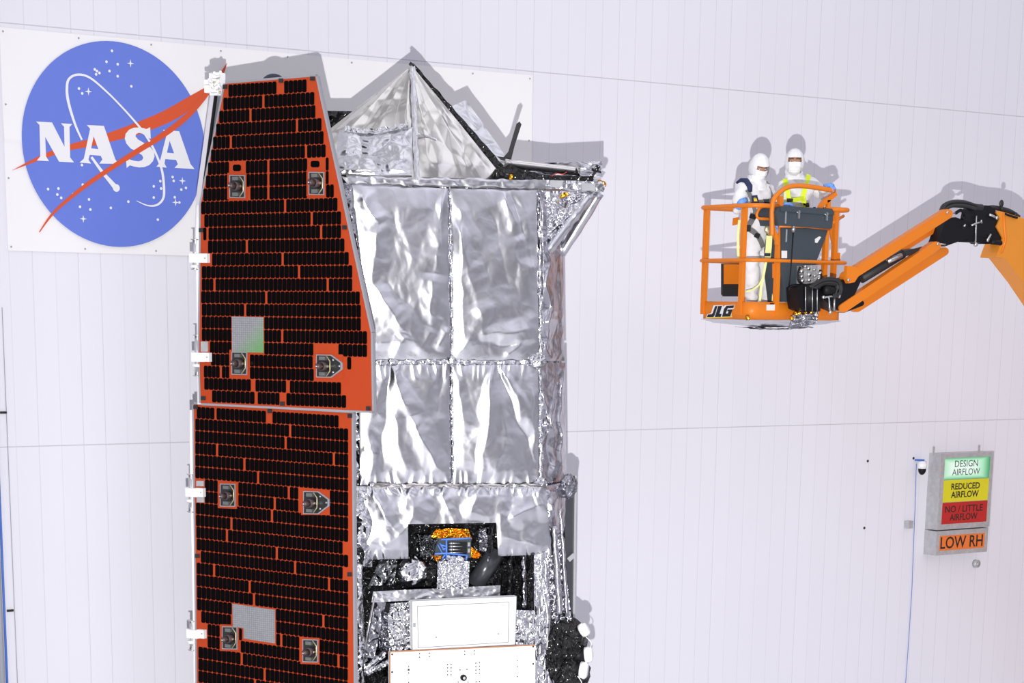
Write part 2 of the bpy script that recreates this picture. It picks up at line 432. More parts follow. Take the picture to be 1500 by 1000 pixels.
def sign_box(name, label, otl, obr, panels, back_off=0.0):
    root = empty(name, Vector(((otl.x + obr.x) / 2, YW - SO / 2, obr.z)), label, 'sign')
    mb = MB(); y = YW - SO
    mb.prism(rect_on(y + .012, otl, obr), Vector((0, SO - .014, 0))); 
    mb.build('housing', GALV, root)
    ptl = panels[0][1]; pbr = panels[-1][2]
    fr = MB(); o = rect_on(y, otl, obr); inn = rect_on(y, ptl, pbr)
    for i in range(4):
        j = (i + 1) % 4; fr.prism([o[i], o[j], inn[j], inn[i]], Vector((0, .012, 0)))
    fr.build('frame', GALV, root)
    for nm, a, b, m, lines in panels:
        p = MB().prism(rect_on(y + .004, a, b), Vector((0, .008, 0))).build(nm, m, root)
        if lines:
            t = MB()
            for txt, tl, br, bold in lines:
                text_mesh(txt, Vector((tl.x, y + .002, br.z)), Vector((br.x, y + .002, br.z)), Vector((tl.x, y + .002, tl.z)), t, bold)
            t.build('lettering', SBLK, p)
    return root
SBLK = mat('sign_black', (.012, .012, .015), .6)
SYEL = mat('sign_yellow', (.72, .66, .015), .5); SRED = mat('sign_red', (.50, .018, .015), .5); SORG = mat('sign_orange', (.82, .19, .03), .5)
mid = lambda xl, xr, yt, yb, xoff=0: (sw(xl, yt), sw(xr, yb))
def R_(a, b, c, d): return sw(a, b), sw(c, d)
# corners measured at the middle of each edge so the rect stays upright
gx0, gx1 = sw(545, 380).x, sw(800, 370).x
def Zp(y, x=670): return sw(x, y).z
tlP = lambda x0, y0: Vector((x0, 0, Zp(y0)))
sgn = sign_box('airflow_sign', 'metal framed three-row sign reading design, reduced and no/little airflow, top row lit green', tlP(sw(523, 380).x, 166), tlP(sw(818, 370).x, 590),
    [('green_panel', tlP(gx0, 191), tlP(gx1, 312), glow_mat(), [('DESIGN', tlP(sw(612, 225).x, 207), tlP(sw(741, 225).x, 243), .0), ('AIRFLOW', tlP(sw(597, 270).x, 254), tlP(sw(752, 270).x, 290), .0)]),
     ('yellow_panel', tlP(gx0, 315), tlP(gx1, 438), SYEL, [('REDUCED', tlP(sw(592, 350).x, 334), tlP(sw(752, 350).x, 370), .022), ('AIRFLOW', tlP(sw(590, 397).x, 379), tlP(sw(745, 397).x, 416), .022)]),
     ('red_panel', tlP(gx0, 441), tlP(gx1, 560), SRED, [('NO / LITTLE', tlP(sw(557, 480).x, 459), tlP(sw(768, 480).x, 497), .012), ('AIRFLOW', tlP(sw(583, 525).x, 505), tlP(sw(737, 525).x, 543), .012)])])
t = MB()
for a in (505, 760): c = sw(a, 160); t.box(Vector((c.x, YW - SO + .05, sw(670, 160).z + .02)), Vector((.018, 0, 0)), Vector((0, .006, 0)), Vector((0, 0, .06)))
t.each('lifting_tab', GALV, sgn)
sign_box('humidity_sign', 'low metal framed orange sign reading low RH, under the three-row airflow sign', Vector((sw(505, 670).x, 0, Zp(598, 650))), Vector((sw(795, 660).x, 0, Zp(733, 650))),
    [('orange_panel', Vector((sw(524, 670).x, 0, Zp(625, 650))), Vector((sw(778, 660).x, 0, Zp(708, 650))), SORG, [('LOW RH', Vector((sw(531, 670).x, 0, Zp(632, 650))), Vector((sw(768, 660).x, 0, Zp(699, 650))), .012)])])
# camera, cord, junction box, round fitting, bolts
c = wl(1351, 683, .12)
cam_r = empty('security_camera', Vector((c.x, YW - .06, c.z - .14)), 'small white dome security camera with black lower dome left of the airflow sign', 'camera')
MB().cyl(c + Vector((0, 0, -.03)), c + Vector((0, 0, .06)), .062, .058).cyl(c + Vector((0, 0, .06)), c + Vector((0, 0, .075)), .058, .035).build('body', WHT, cam_r)
MB().ball(c + Vector((0, 0, -.035)), Vector((.058, 0, 0)), Vector((0, .058, 0)), Vector((0, 0, .085))).ball(c + Vector((.004, -.056, -.06)), Vector((.012, 0, 0)), Vector((0, .006, 0)), Vector((0, 0, .012))).build('dome', BLK, cam_r)
MB().box(Vector((c.x, (c.y + YW) / 2, c.z + .085)), Vector((.040, 0, 0)), Vector((0, .058, 0)), Vector((0, 0, .012))).build('bracket', BLUEC, cam_r)
pts = [wl(x, y, .012) for x, y in ((1342.6, 679), (1342, 690), (1341, 730), (1339, 780), (1336, 860), (1331, 940), (1326, 1010))]
pts.append(Vector((pts[-1].x, YW - .012, .4)))
tag(MB().tube(pts, .0045, 6).build('hanging_cable', BLUEC), 'thin blue cable hanging down the white wall from the security camera', 'cable')
c = wl(1331, 768, .05)
jb = MB().box(c, Vector((.045, 0, 0)), Vector((0, .048, 0)), Vector((0, 0, .052))); jb.box(c + Vector((0, -.05, 0)), Vector((.038, 0, 0)), Vector((0, .004, 0)), Vector((0, 0, .044)))
tag(jb.build('junction_box', GALV), 'small square metal junction box on the wall beside the thin blue cable', 'box')
c = wl(1428, 825, .0)
g = MB().cyl(c + Vector((0, -.06, 0)), c, .055, .06, 24); g.cyl(c + Vector((0, -.075, 0)), c + Vector((0, -.06, 0)), .03, .03, 16)
tag(g.build('round_fitting', GALV), 'round metal pipe fitting on the wall below the low RH sign', 'fitting')
for i, (x, y, lb) in enumerate(((1271, 675, 'small dark bolt head in white wall left of the security camera'), (1266, 773, 'small dark bolt head in white wall, lower one left of the junction box'), (1338, 671, 'small dark bolt head in white wall just above left of the security camera'))):
    c = wl(x, y); b = MB().cyl(c + Vector((0, -.012, 0)), c, .013, .013, 6).cyl(c + Vector((0, -.004, 0)), c, .019, .019, 12)
    tag(b.build('wall_bolt', SBLK), lb, 'bolt')
# pipes at the left edge
p0 = [wl(-6, 560, .05), wl(-3, 690, .05), wl(2, 800, .05), wl(9, 1000, .05)]
q = Vector((wl(3, 800).x, YW - .05, 0))
tag(MB().tube([Vector((q.x - .02, YW - .04, .4)), Vector((q.x - .02, YW - .04, bz0 - 1.0))], .014, 8).build('wall_cable', BLUEC), 'blue cable running down the wall at the far left edge', 'cable')
tag(MB().tube([Vector((q.x - .075, YW - .05, .4)), Vector((q.x - .075, YW - .05, bz0 - 1.2))], .03, 12).build('wall_conduit', PIPE), 'grey vertical conduit pipe beside the blue cable, far left edge', 'pipe')
tag(MB().tube([wl(3, 450, .015), Vector((wl(3, 450).x + .004, YW - .015, .4))], .004, 6).build('wall_wire', PIPE), 'thin grey wire on two small clips down the wall, lower left edge', 'wire')
for (x, y), lb in zip(((5, 604), (15, 894)), ('upper dark clip holding the thin grey wire on the wall', 'lower dark clip holding the thin grey wire on the wall')):
    c = wl(x, y, .012)
    b = MB().box(c, Vector((.037, 0, 0)), Vector((0, .006, 0)), Vector((0, 0, .012))).cyl(c + Vector((.025, -.012, 0)), c + Vector((.025, 0, 0)), .008, .008, 8)
    tag(b.build('wire_clip', SBLK), lb, 'clip')

# ================================================================== SATELLITE
T = Pl(W(660, 500, 21.0), -17.6)
sat = empty('satellite', Vector((T.P.x + T.n.x * -1.0, T.P.y + 1.0, 0)), 'tall silver foil wrapped satellite with black and orange solar panels on its left side', 'satellite')
def tri(x): x = x - math.floor(x); return 1 - abs(2 * x - 1) * 2
def rn(p, s, o=0): return 1 - 2.4 * abs(noise.noise(Vector((p[0] * s + o, p[1] * s - o, (p[2] if len(p) > 2 else 0) * s + 3.1 * o))))
def crease(x, y, z_=0.0):
    """flat facets meeting in sharp valleys, 0..1"""
    d, _ = noise.voronoi(Vector((x, y, z_)))
    return min(1.0, (d[1] - d[0]) * 1.6)
def seg(px, py, a, b):
    dx, dy = b[0] - a[0], b[1] - a[1]; L = dx * dx + dy * dy
    t = max(0, min(1, ((px - a[0]) * dx + (py - a[1]) * dy) / L))
    return math.hypot(px - a[0] - t * dx, py - a[1] - t * dy), t
def fold_disp(px, py, folds):
    """sharp-crested folds: (ax,ay,bx,by,width at a,width at b,height m)"""
    h = 0
    for ax, ay, bx, by, wa, wb, A in folds:
        d, t = seg(px, py, (ax, ay), (bx, by)); w = lerp(wa, wb, t)
        w *= 1.35
        if d < w:
            k = 1 - d / w; h += .55 * A * (k ** 1.3) * min(1, t * 5 + .25) * min(1, (1 - t) * 4 + .15)
    return h
def blanket(name, plane, quad, nu, nv, folds=(), puff=.03, cr=.008, crs=.05, off=0.0, m=FS, parent=sat, skip=None, seed=0.0, edge=.0, scal=0.0, cz=.0075):
    def f(s, t):
        x, y = bil(quad, s, t)
        if edge:                                  # ragged tape edge
            e = edge * (noise.noise(Vector((x * .09, y * .09, seed))))
            if s in (0.0, 1.0): x += e
            if t in (0.0, 1.0): y += e
        p = (x, y, seed)
        d = puff * (max(0, math.sin(PI * s)) ** .55) * (max(0, math.sin(PI * t)) ** .55)
        rim = min(1, 8 * min(s, 1 - s)) * min(1, 8 * min(t, 1 - t))
        wx = x + 6 * noise.noise(Vector((x * .03, y * .03, seed + 5))); wy = y + 6 * noise.noise(Vector((x * .03, y * .03, seed + 9)))
        d += fold_disp(wx, wy, folds)
        d += cr * (1.6 * rn((wx, wy * .7, seed * 7), crs * .3) + .22 * rn((wx, wy * 1.0, seed * 3 + 2), crs)) * (.35 + .65 * rim)
        d += cz * crease(wx * .022, wy * .014, seed * 5.3) * rim + .25 * cz * crease(wx * .05 + 7, wy * .035, seed * 2.1) * rim
        if scal:                                  # gathers along the seams
            g = max(0, 1 - min(t, 1 - t) / .14)
            d += scal * g * tri(x / 17.0 + noise.noise(Vector((x * .05, seed, t * 2))) * 1.5)
        return plane.pt(x, y, off + d)
    mb = MB(); mb.grid(f, nu, nv, skip)
    return mb.build(name, m, parent)

# footprint of the body
uR = T.uz(790, 500)[0]; uL = T.uz(512, 500)[0]
zT = T.uz(650, 266)[1]; zB = T.uz(650, 762)[1]
CH = .62                                           # chamfer length
def rotv(yaw): a = math.radians(yaw); return Vector((math.cos(a), math.sin(a), 0))
P_R = T.w(uR, 0, -.02); P_L = T.w(uL, 0, -.02)
R2 = P_R + rotv(27.4) * CH; L2 = P_L - rotv(-62.6) * CH
R3 = R2 + rotv(72.4) * .9; L3 = L2 - rotv(-107.6) * .9
foot = [P_L, P_R, R2, R3, L3, L2]
def inset(ps, d):
    c = sum(ps, Vector()) / len(ps); return [p + (c - p).normalized() * d for p in ps]
def column(ps, z0, z1, name, m):
    mb = MB(); b = [Vector((p.x, p.y, T.P.z + z0)) for p in ps]
    mb.prism(b, Vector((0, 0, z1 - z0))); return fix_normals(mb.build(name, m, sat))
column(inset(foot, .04), zB, zT, 'body_core', FD)
# lower bay: back wall set deep behind the front
rec = .42
lowfoot = [T.w(uL, 0, -rec), T.w(uR, 0, -rec), R2 + T.n * -.1, R3, L3, L2 + T.n * -.1]
column(inset(lowfoot, .03), .9 - T.P.z, zB, 'equipment_bay_wall', FB)
# stand under the satellite
st = MB(); cen = sum(foot, Vector()) / 6; cen.z = 0
for k in range(4):
    a = PI / 4 + k * PI / 2; p = cen + Vector((math.cos(a), math.sin(a), 0)) * .8
    st.cyl(p, p + Vector((0, 0, .9)), .06)
st.cyl(cen + Vector((0, 0, .82)), cen + Vector((0, 0, .95)), 1.0, 1.0, 32)
st.cyl(cen, cen + Vector((0, 0, .06)), 1.1, 1.1, 32)
st.build('support_stand', ALU, sat)

# front blankets
blanket('insulation_blanket', T, [(512, 268), (658, 276), (662, 529), (528, 529)], 74, 130, [
    (528, 285, 556, 326, 16, 14, .05), (556, 326, 546, 420, 14, 8, .028), (548, 420, 598, 488, 13, 22, .035), (598, 488, 572, 527, 16, 8, .03),
    (654, 282, 636, 400, 6, 26, .045), (636, 400, 632, 478, 24, 12, .035), (632, 480, 612, 520, 14, 18, .02), (575, 300, 590, 470, 28, 32, -.02),
    (658, 480, 640, 515, 8, 12, .03), (536, 500, 596, 504, 8, 14, .02)], puff=.035, cr=.005, crs=.05, seed=1)
blanket('insulation_blanket', T, [(660, 276), (790, 278), (792, 529), (664, 529)], 70, 130, [
    (734, 282, 764, 340, 8, 16, .035), (764, 340, 786, 404, 14, 8, .025), (748, 282, 782, 400, 8, 14, -.03), (666, 320, 700, 440, 6, 24, .028), (700, 440, 714, 500, 22, 10, .022),
    (720, 300, 752, 470, 20, 28, -.022), (712, 492, 788, 480, 8, 20, .03), (720, 508, 790, 500, 10, 14, -.02), (740, 525, 782, 490, 10, 12, .028), (672, 300, 680, 520, 8, 12, .02), (668, 524, 705, 470, 10, 20, .02)], puff=.03, cr=.005, crs=.05, seed=2)
blanket('insulation_blanket', T, [(524, 532), (659, 532), (662, 712), (528, 712)], 74, 100, [
    (573, 534, 600, 610, 5, 22, .05), (600, 610, 654, 704, 20, 14, .045), (571, 536, 556, 690, 5, 24, -.035), (572, 600, 600, 700, 12, 18, .025), (530, 656, 552, 664, 10, 14, .02),
    (652, 536, 640, 620, 4, 22, -.025), (530, 560, 560, 620, 20, 20, .02), (545, 640, 545, 708, 8, 12, .025)], puff=.03, cr=.005, crs=.05, seed=3, scal=.010)
blanket('insulation_blanket', T, [(661, 532), (790, 532), (792, 712), (664, 712)], 70, 100, [
    (722, 536, 706, 704, 4, 26, .038), (728, 536, 790, 690, 4, 26, -.040), (734, 536, 770, 620, 4, 16, .03), (668, 545, 684, 640, 6, 18, .022), (700, 640, 690, 705, 16, 14, -.02),
    (742, 640, 724, 706, 16, 10, .025), (780, 560, 786, 700, 8, 14, .025)], puff=.03, cr=.005, crs=.05, seed=4, scal=.010)
# skirt with the window cut out
def cut(s, t):
    x = lerp(520, 806, s); y = lerp(712, 816, t); return 597 < x < 727 - 6 * (y < 0) and y > 765
blanket('insulation_skirt', T, [(522, 713), (800, 713), (808, 812), (522, 820)], 150, 56, [
    (545, 716, 570, 770, 8, 24, .05), (570, 770, 530, 810, 14, 20, .04), (600, 716, 588, 750, 14, 12, .03), (645, 716, 660, 755, 20, 10, .03), (700, 716, 690, 760, 18, 14, .035),
    (745, 760, 800, 735, 14, 24, .05), (735, 785, 795, 800, 20, 26, .04), (760, 716, 745, 756, 10, 12, -.03), (560, 800, 595, 775, 16, 14, .035), (785, 716, 806, 760, 8, 14, .05)], puff=.05, cr=.011, crs=.06, seed=5, off=.03, skip=cut, scal=.018)
# right chamfer
K = Pl(P_R + T.n * .02, 27.4)
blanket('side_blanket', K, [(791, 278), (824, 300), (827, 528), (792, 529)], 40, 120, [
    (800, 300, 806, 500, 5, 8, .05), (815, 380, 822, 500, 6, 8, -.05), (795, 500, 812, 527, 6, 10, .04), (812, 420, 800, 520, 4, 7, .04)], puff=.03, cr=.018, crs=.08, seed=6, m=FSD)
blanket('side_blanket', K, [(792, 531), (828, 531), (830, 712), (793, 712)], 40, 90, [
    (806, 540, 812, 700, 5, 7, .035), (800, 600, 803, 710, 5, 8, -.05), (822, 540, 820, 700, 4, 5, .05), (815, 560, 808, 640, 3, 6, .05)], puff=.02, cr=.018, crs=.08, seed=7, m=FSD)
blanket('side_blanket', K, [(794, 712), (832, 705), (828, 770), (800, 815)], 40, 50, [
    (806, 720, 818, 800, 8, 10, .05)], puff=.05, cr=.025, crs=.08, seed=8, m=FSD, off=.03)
# seam tapes (ragged strips over the quilting lines)
def tape(quad, plane=T, nu=4, nv=60, off=.035, m=FSM, seed=0, cr=.006):
    return blanket('seam_tape', plane, quad, nu, nv, (), 0.0, cr, .25, off, m, seed=seed, edge=2.5, cz=0)
tape([(658, 272), (661, 272), (665, 529), (662, 529)], off=.02, seed=1, nv=90, m=FC)
tape([(661, 534), (664, 534), (665, 712), (662, 712)], off=.02, seed=2, nv=90, m=FC)
tape([(528, 527), (795, 528), (795, 533), (528, 533)], nu=110, nv=4, off=.02, seed=3, m=FC)
tape([(545, 708), (800, 709), (800, 714), (545, 715)], nu=110, nv=4, off=.035, seed=4)
tape([(788, 278), (792, 278), (795, 529), (790, 529)], off=.012, seed=5, nv=110, m=FC)
tape([(790, 532), (794, 532), (795, 712), (790, 712)], off=.012, seed=6, nv=90, m=FC)
tape([(500, 258), (800, 264), (800, 276), (508, 268)], nu=110, nv=6, off=.045, seed=7, m=FS)
# crumpled star of tape where seams cross
mb = MB()
def crumple(c, r, seed, squash=(1, 1, 1)):
    mb.ball(c, T.u * r * squash[0], T.n * r * squash[1], Vector((0, 0, r * squash[2])), 22, 14, lambda p, l: l.normalized() * r * .34 * rn((l.x, l.y, l.z), 3.3, seed))
crumple(T.pt(788, 528, .02), .07, 1, (1.2, .4, .9)); crumple(T.pt(792, 708, .02), .06, 2, (1.1, .4, .9)); crumple(T.pt(573, 530, .02), .03, 3, (1, .5, 1))
crumple(T.pt(662, 527, .02), .035, 4, (1, .5, 1)); crumple(T.pt(545, 712, .02), .035, 5, (1, .5, 1))
mb.each('seam_gather', FC, sat)
# left edge bundle beside the panel, upper and lower
blanket('edge_wrap', T, [(500, 268), (516, 268), (534, 420), (518, 420)], 14, 90, (), .04, .03, .12, .02, FD, seed=9)
blanket('edge_wrap', T, [(517, 712), (548, 712), (545, 830), (518, 830)], 24, 80, (), .05, .03, .10, .02, FC, seed=10)
blanket('edge_wrap', T, [(518, 825), (531, 825), (538, 1080), (518, 1080)], 14, 150, (), .05, .035, .12, .03, FC, seed=11)
# top deck
mb = MB(); zt = T.P.z + zT
mb.prism([Vector((p.x, p.y, zt - .05)) for p in inset(foot, -.03)], Vector((0, 0, .09))); fix_normals(mb.build('top_deck', FSM, sat))

# ---- pyramid tent on the top
ap = T.pt(603, 96, -.75); f0 = T.pt(610, 264, .03)
bl_ = T.pt(418, 240, -.45); br_ = T.pt(742, 266, -.30); bk = T.w(T.uz(612, 262)[0], zT + .02, -1.5)
ul = lambda a, b, t: a.lerp(b, t)
def tent(A, B, Cc, name, nfold, seed, m, amp=.02, push=.03):
    """triangle A (apex), B, C (base) with folds fanning from the apex"""
    nrm = (B - A).cross(Cc - A).normalized()
    if nrm.dot(EYE - A) < 0: nrm = -nrm
    def f(s, t):
        p = A.lerp(B.lerp(Cc, s), t)
        x, y = (p - A).dot((Cc - B).normalized()) + 9, (p - A).z + 4
        d = push * math.sin(PI * s) * math.sin(PI * min(1, t)) ** .6 * t
        w = noise.noise(Vector((x * .8, y * .8, seed)))
        rim = min(1, 7 * min(s, 1 - s)) * min(1, 8 * (1 - t)) * min(1, t * 3)
        d += amp * min(1, t * 2) * (max(0, .5 + .5 * tri(s * nfold + w * .5 + seed)) ** 1.2) * (1 - .7 * t) * .9
        d += rim * (.024 * crease(x * 1.5, y * 1.5, seed) + .007 * crease(x * 4.3, y * 4.3, seed + 2) + .008 * rn((x, y, seed), 1.6))
        return p + nrm * d
    mb = MB(); mb.grid(f, 90, 90); return mb.build(name, m, sat, weld=1e-5)
tent(ap, bl_, f0, 'tent_blanket', 3.0, 1, FSM, .03)
tent(ap, f0, br_, 'tent_blanket', 2.0, 2.3, FSM, .02)
mb = MB(); mb.add([ap, bl_, bk, br_], [(0, 2, 1), (0, 3, 2)], False); mb.build('tent_back', FB, sat)
# tape on the front ridge and the band across
mb = MB()
def rag(A, B, w, nrm, n, seed, amp=.012):
    sd = (B - A).normalized().cross(nrm).normalized()
    def f(s, t):
        p = A.lerp(B, t); k = (s - .5) * w * (1 + .5 * noise.noise(Vector((t * 9, seed, 0))))
        return p + sd * k + nrm * (amp * (1 - abs(2 * s - 1)) + amp * .8 * noise.noise(Vector((s * 2, t * 22, seed))))
    mb.grid(f, 5, n)
vn = T.n
rag(ap + vn * .03, f0 + vn * .03, .055, vn, 60, 1)
mb.build('ridge_tape', FS, sat)
mb = MB()
def bandf(s, t):
    a_ = lerp(492, 604, s); y = lerp(190, 196, s) + 6 * math.sin(s * 5) + lerp(-3, 3, t)
    return T.pt(a_, y, -.12 - .33 * (1 - s) - .0 + .16 * s - .10)
# (band sits on the left tent face)
def on_face(A, B, Cc, px, py, off):
    nrm = (B - A).cross(Cc - A).normalized()
    if nrm.dot(EYE - A) < 0: nrm = -nrm
    r = ray(px, py); tt = ((A + nrm * off) - EYE).dot(nrm) / r.dot(nrm); return EYE + r * tt
mb = MB()
mb.grid(lambda s, t: on_face(ap, bl_, f0, lerp(504, 598, s), 187 + 5 * math.sin(s * 4) + lerp(-3.5, 3.5, t) + 2 * noise.noise(Vector((s * 9, t, 4))), .055 + .012 * rn((s * 14, t, 0), 1)), 60, 5)
mb.grid(lambda s, t: on_face(ap, f0, br_, lerp(612, 640, s), lerp(195, 204, s) + lerp(-1, 1, t), .05), 10, 2)
mb.build('cross_tape', FC, sat)
# lower crinkled lap of the left face
mb = MB()
mb.grid(lambda s, t: on_face(ap, bl_, f0, lerp(lerp(497, 488, t), 604, s), lerp(190 + 5 * math.sin(s * 4), 257, t), .045 + min(1, 8 * min(s, 1 - s, t, 1 - t)) * (.040 * crease(s * 2.2, t * 1.6, 2) + .011 * crease(s * 5, t * 3.6, 5) + .006 * rn((s * 5, t * 4, 7), 1.7))), 80, 50)
mb.build('lap_blanket', FS, sat)
# black edge band on the right slope
mb = MB(); e0 = ap + Vector((0, 0, .02)); e1 = br_ + Vector((.02, 0, .0))
def ed(t, k):  # ragged black edge
    p = ap.lerp(br_, t); return p + T.u * (lerp(.02, .085, t) + .012 * noise.noise(Vector((t * 11, k, 0)))) + Vector((0, 0, lerp(.03, .05, t) + .012 * noise.noise(Vector((t * 17, k, 2)))))
mb.grid(lambda s, t: ap.lerp(br_, t).lerp(ed(t, 1), s) + T.n * (-.02 + .015 * noise.noise(Vector((s * 3, t * 20, 1)))), 5, 80)
mb.grid(lambda s, t: ed(t, 1) + T.n * (-.02 - .18 * s), 2, 80)
mb.tube([T.pt(600, 92, -.72), T.pt(606, 97, -.72)], .018, 8)
mb.build('edge_band', FB, sat)
# dark cover behind left shoulder
mb = MB(); mb.prism([T.pt(470, 162, -.9), T.pt(520, 163, -.9), T.pt(520, 245, -.9), T.pt(470, 245, -.9)], T.n * -.4); mb.build('dark_cover', FB, sat)
# second sheet behind on the right
def sheet(poly, off, m, name, thick=.03, seed=0):
    mb = MB(); mb.prism([T.pt(x, y, off) for x, y in poly], T.n * -thick); return mb.build(name, m, sat)
s2a, s2b, s2c, s2d = T.pt(660, 156, -1.1), T.pt(683, 146, -1.1), T.pt(747, 238, -.75), T.pt(712, 240, -.75)
mb = MB()
mb.grid(lambda s, t: s2a.lerp(s2b, s).lerp(s2d.lerp(s2c, s), t) + T.n * (.014 * rn((s * 2, t * 5, 3), .8)), 24, 50)
mb.build('rear_blanket', FS, sat)
# black tab sticking up
sheet([(729, 229), (738, 230), (745, 222), (757, 181), (761, 178), (764, 182), (754, 213), (749, 233), (742, 236), (734, 234)], -.55, RUB, 'black_tab', .012)
# shelf on the right: dark cradle, roll, silver blocks, strut
mb = MB()
mb.prism([T.pt(x, y, -.05) for x, y in ((736, 246), (745, 240), (770, 250), (800, 256), (850, 258), (870, 262), (868, 268), (800, 268), (745, 264))], T.n * -.5)
mb.build('cradle', FB, sat)
mb = MB(); a = T.pt(740, 239, -.35); b = T.pt(848, 251, -.35)
mb.tube([a.lerp(b, i / 12) + Vector((0, 0, .01 * noise.noise(Vector((i, 0, 0))))) for i in range(13)], [.045 + .012 * noise.noise(Vector((i * 1.3, 4, 0))) for i in range(13)], 14)
mb.build('rolled_blanket', FSM, sat)
mb = MB()
mb.grid(lambda s, t: T.pt(lerp(745, 882, s), lerp(240, 262, t) - 4 * s * (1 - t), -.6 + .03 * rn((s * 7, t * 2, 8), 1.0)), 60, 14)
mb.build('shelf_blanket', FS, sat)
# deck arm reaching right
mb = MB()
mb.prism([T.pt(x, y, -.02) for x, y in ((790, 263), (884, 266), (887, 274), (884, 281), (860, 280), (840, 277), (790, 276))], T.n * -.28)
mb.build('deck_arm', FC, sat)
mb = MB()
for x0, x1, y0, y1 in ((806, 824, 264, 274), (852, 872, 268, 279)):
    mb.prism([T.pt(x0, y0, .03), T.pt(x1, y0 + .5, .03), T.pt(x1, y1, .03), T.pt(x0, y1, .03)], T.n * -.12)
o = mb.each('arm_block', ALU, sat)
mb = MB()
for a in (((845, 246), (843, 250), (856, 262), (850, 262), (842, 254)), ((874, 241), (880, 244), (870, 258), (864, 264), (860, 262), (870, 252)), ((868, 246), (880, 250), (881, 254), (868, 250)), ((852, 258), (870, 258), (868, 266), (850, 266))):
    mb.prism([T.pt(x, y, -.1) for x, y in a], T.n * -.03)
mb.tube([T.pt(x, y, -.1) for x, y in spline([(780, 262), (800, 258), (822, 262), (845, 262), (862, 266)], 6)], .02, 8)
mb.build('black_film', FB, sat)
mb = MB(); mb.tube([T.pt(x, y, -.02) for x, y in spline([(808, 258), (816, 254), (824, 255), (830, 252)], 5)], .004, 5); mb.build('red_lead', RED, sat)
mb = MB()
for x, y, r in ((883, 270, .035), (749, 258, .022), (748, 262, .018), (824, 286, .03), (830, 284, .02), (879, 268, .03), (862, 296, .016), (857, 300, .012)):
    mb.ball(T.pt(x, y, -.05), T.u * r, T.n * r, Vector((0, 0, r * .8)), 12, 8, lambda p, l: l * .012 * rn((l.x, l.y, l.z), 3, x))
mb.each('amber_tape', FG, sat)
# gusset foil and strut under the arm
mb = MB()
g = [(792, 280), (868, 280), (800, 372), (792, 380)]
mb.grid(lambda s, t: T.pt(*bil([(792, 279), (872, 281), (812, 362), (790, 380)], s, t), -.08 + .06 * rn((s * 3, t * 4, 2), 1.1) + .03 * rn((s * 3, t * 4, 6), 2.3)), 50, 60)
mb.build('gusset_blanket', FC, sat)
mb = MB(); a, b = T.pt(878, 282, -.2), T.pt(822, 372, -.35)
mb.tube([a.lerp(b, i / 10) for i in range(11)], [.055, .05, .055, .06, .058, .056, .06, .056, .05, .05, .05], 10)
a, b = T.pt(866, 284, -.04), T.pt(796, 376, -.04)
mb.tube([a.lerp(b, i / 14) + T.n * .02 * noise.noise(Vector((i * .8, 0, 0))) for i in range(15)], [.05 + .02 * noise.noise(Vector((i * .9, 2, 0))) for i in range(15)], 9)
mb.build('strut', FS, sat)
mb = MB()
crumple(T.pt(797, 375, 0), .05, 9, (1.1, .6, .8)); mb.build('strut_gather', FC, sat)

# ---- lower bay
def pris(name, poly, off, thick, m, parent=sat):
    mb = MB(); mb.prism([T.pt(x, y, off) for x, y in poly], T.n * -thick); return mb.build(name, m, parent)
def crk(name, quad, off, m, nu=40, nv=40, amp=.03, sc=1.0, seed=0, parent=sat):
    mb = MB(); mb.grid(lambda s, t: T.pt(*bil(quad, s, t), off + amp * (rn((s * nu * .12, t * nv * .12, seed), sc) + .5 * rn((s * nu * .12, t * nv * .12, seed + 4), sc * 2.2))), nu, nv)
    return mb.build(name, m, parent)
# instrument window
crk('window_lining', [(590, 758), (730, 758), (730, 830), (590, 830)], -.22, FB, 60, 34, .03, 1.1, 1)
pris('window_edge', ((597, 765), (727, 765), (727, 768), (597, 768)), .03, .24, FB)
pris('window_edge', ((596, 765), (599, 765), (599, 815), (596, 815)), .03, .24, FB)
pris('window_edge', ((719, 765), (722, 765), (722, 810), (719, 810)), .03, .24, FB)
inst = pris('instrument', ((640, 788), (690, 789), (690, 817), (636, 817)), -.02, .14, GREY)
inst['label'] = 'grey box with blue brackets and rows of connectors'
pris('connector_panel', ((655, 793), (684, 793), (684, 813), (655, 813)), -.015, .02, BLK, inst)
mb = MB()
for i in range(4):
    y = 795.5 + i * 4.6; mb.cyl(T.pt(657, y, 0), T.pt(674 + (i % 2) * 4, y, 0), .011, .008, 8); mb.cyl(T.pt(659, y, .002), T.pt(663, y, .002), .015, .015, 8)
for i in range(2): mb.box(T.pt(686.5, 797 + 9 * i, -.005), T.u * .012, T.n * .008, Vector((0, 0, .02)))
mb.each('connector', STEEL, inst)
mb = MB()
for a in (((646, 790), (690, 788)), ((654, 789), (654, 818)), ((636, 811), (654, 810), (684, 813)), ((684, 813), (683, 820)), ((641, 797), (648, 810)), ((644, 795), (651, 806)), ((648, 818), (652, 812)), ((646, 798), (654, 800)), ((648, 804), (654, 803))):
    mb.tube([T.pt(x, y, .012) for x, y in a], .010 if len(a) > 2 or a[0][0] > 645 else .007, 6)
mb.each('blue_bracket', BLUEB, inst)
crk('gold_blanket', [(640, 774), (672, 773), (690, 788), (628, 788)], -.03, FG, 40, 20, .022, 1.4, 3)
crk('gold_blanket', [(658, 773), (686, 775), (692, 790), (655, 789)], -.04, FG, 30, 20, .02, 1.4, 5)
crk('gold_blanket', [(627, 808), (640, 810), (658, 822), (645, 828)], -.03, FG, 30, 20, .02, 1.4, 4)
crk('gold_blanket', [(690, 800), (705, 812), (700, 818), (688, 816)], -.04, FG, 20, 20, .018, 1.4, 8)
crk('gold_blanket', [(630, 763), (672, 759), (690, 764), (640, 766)], .065, FG, 30, 8, .008, 1.4, 9)
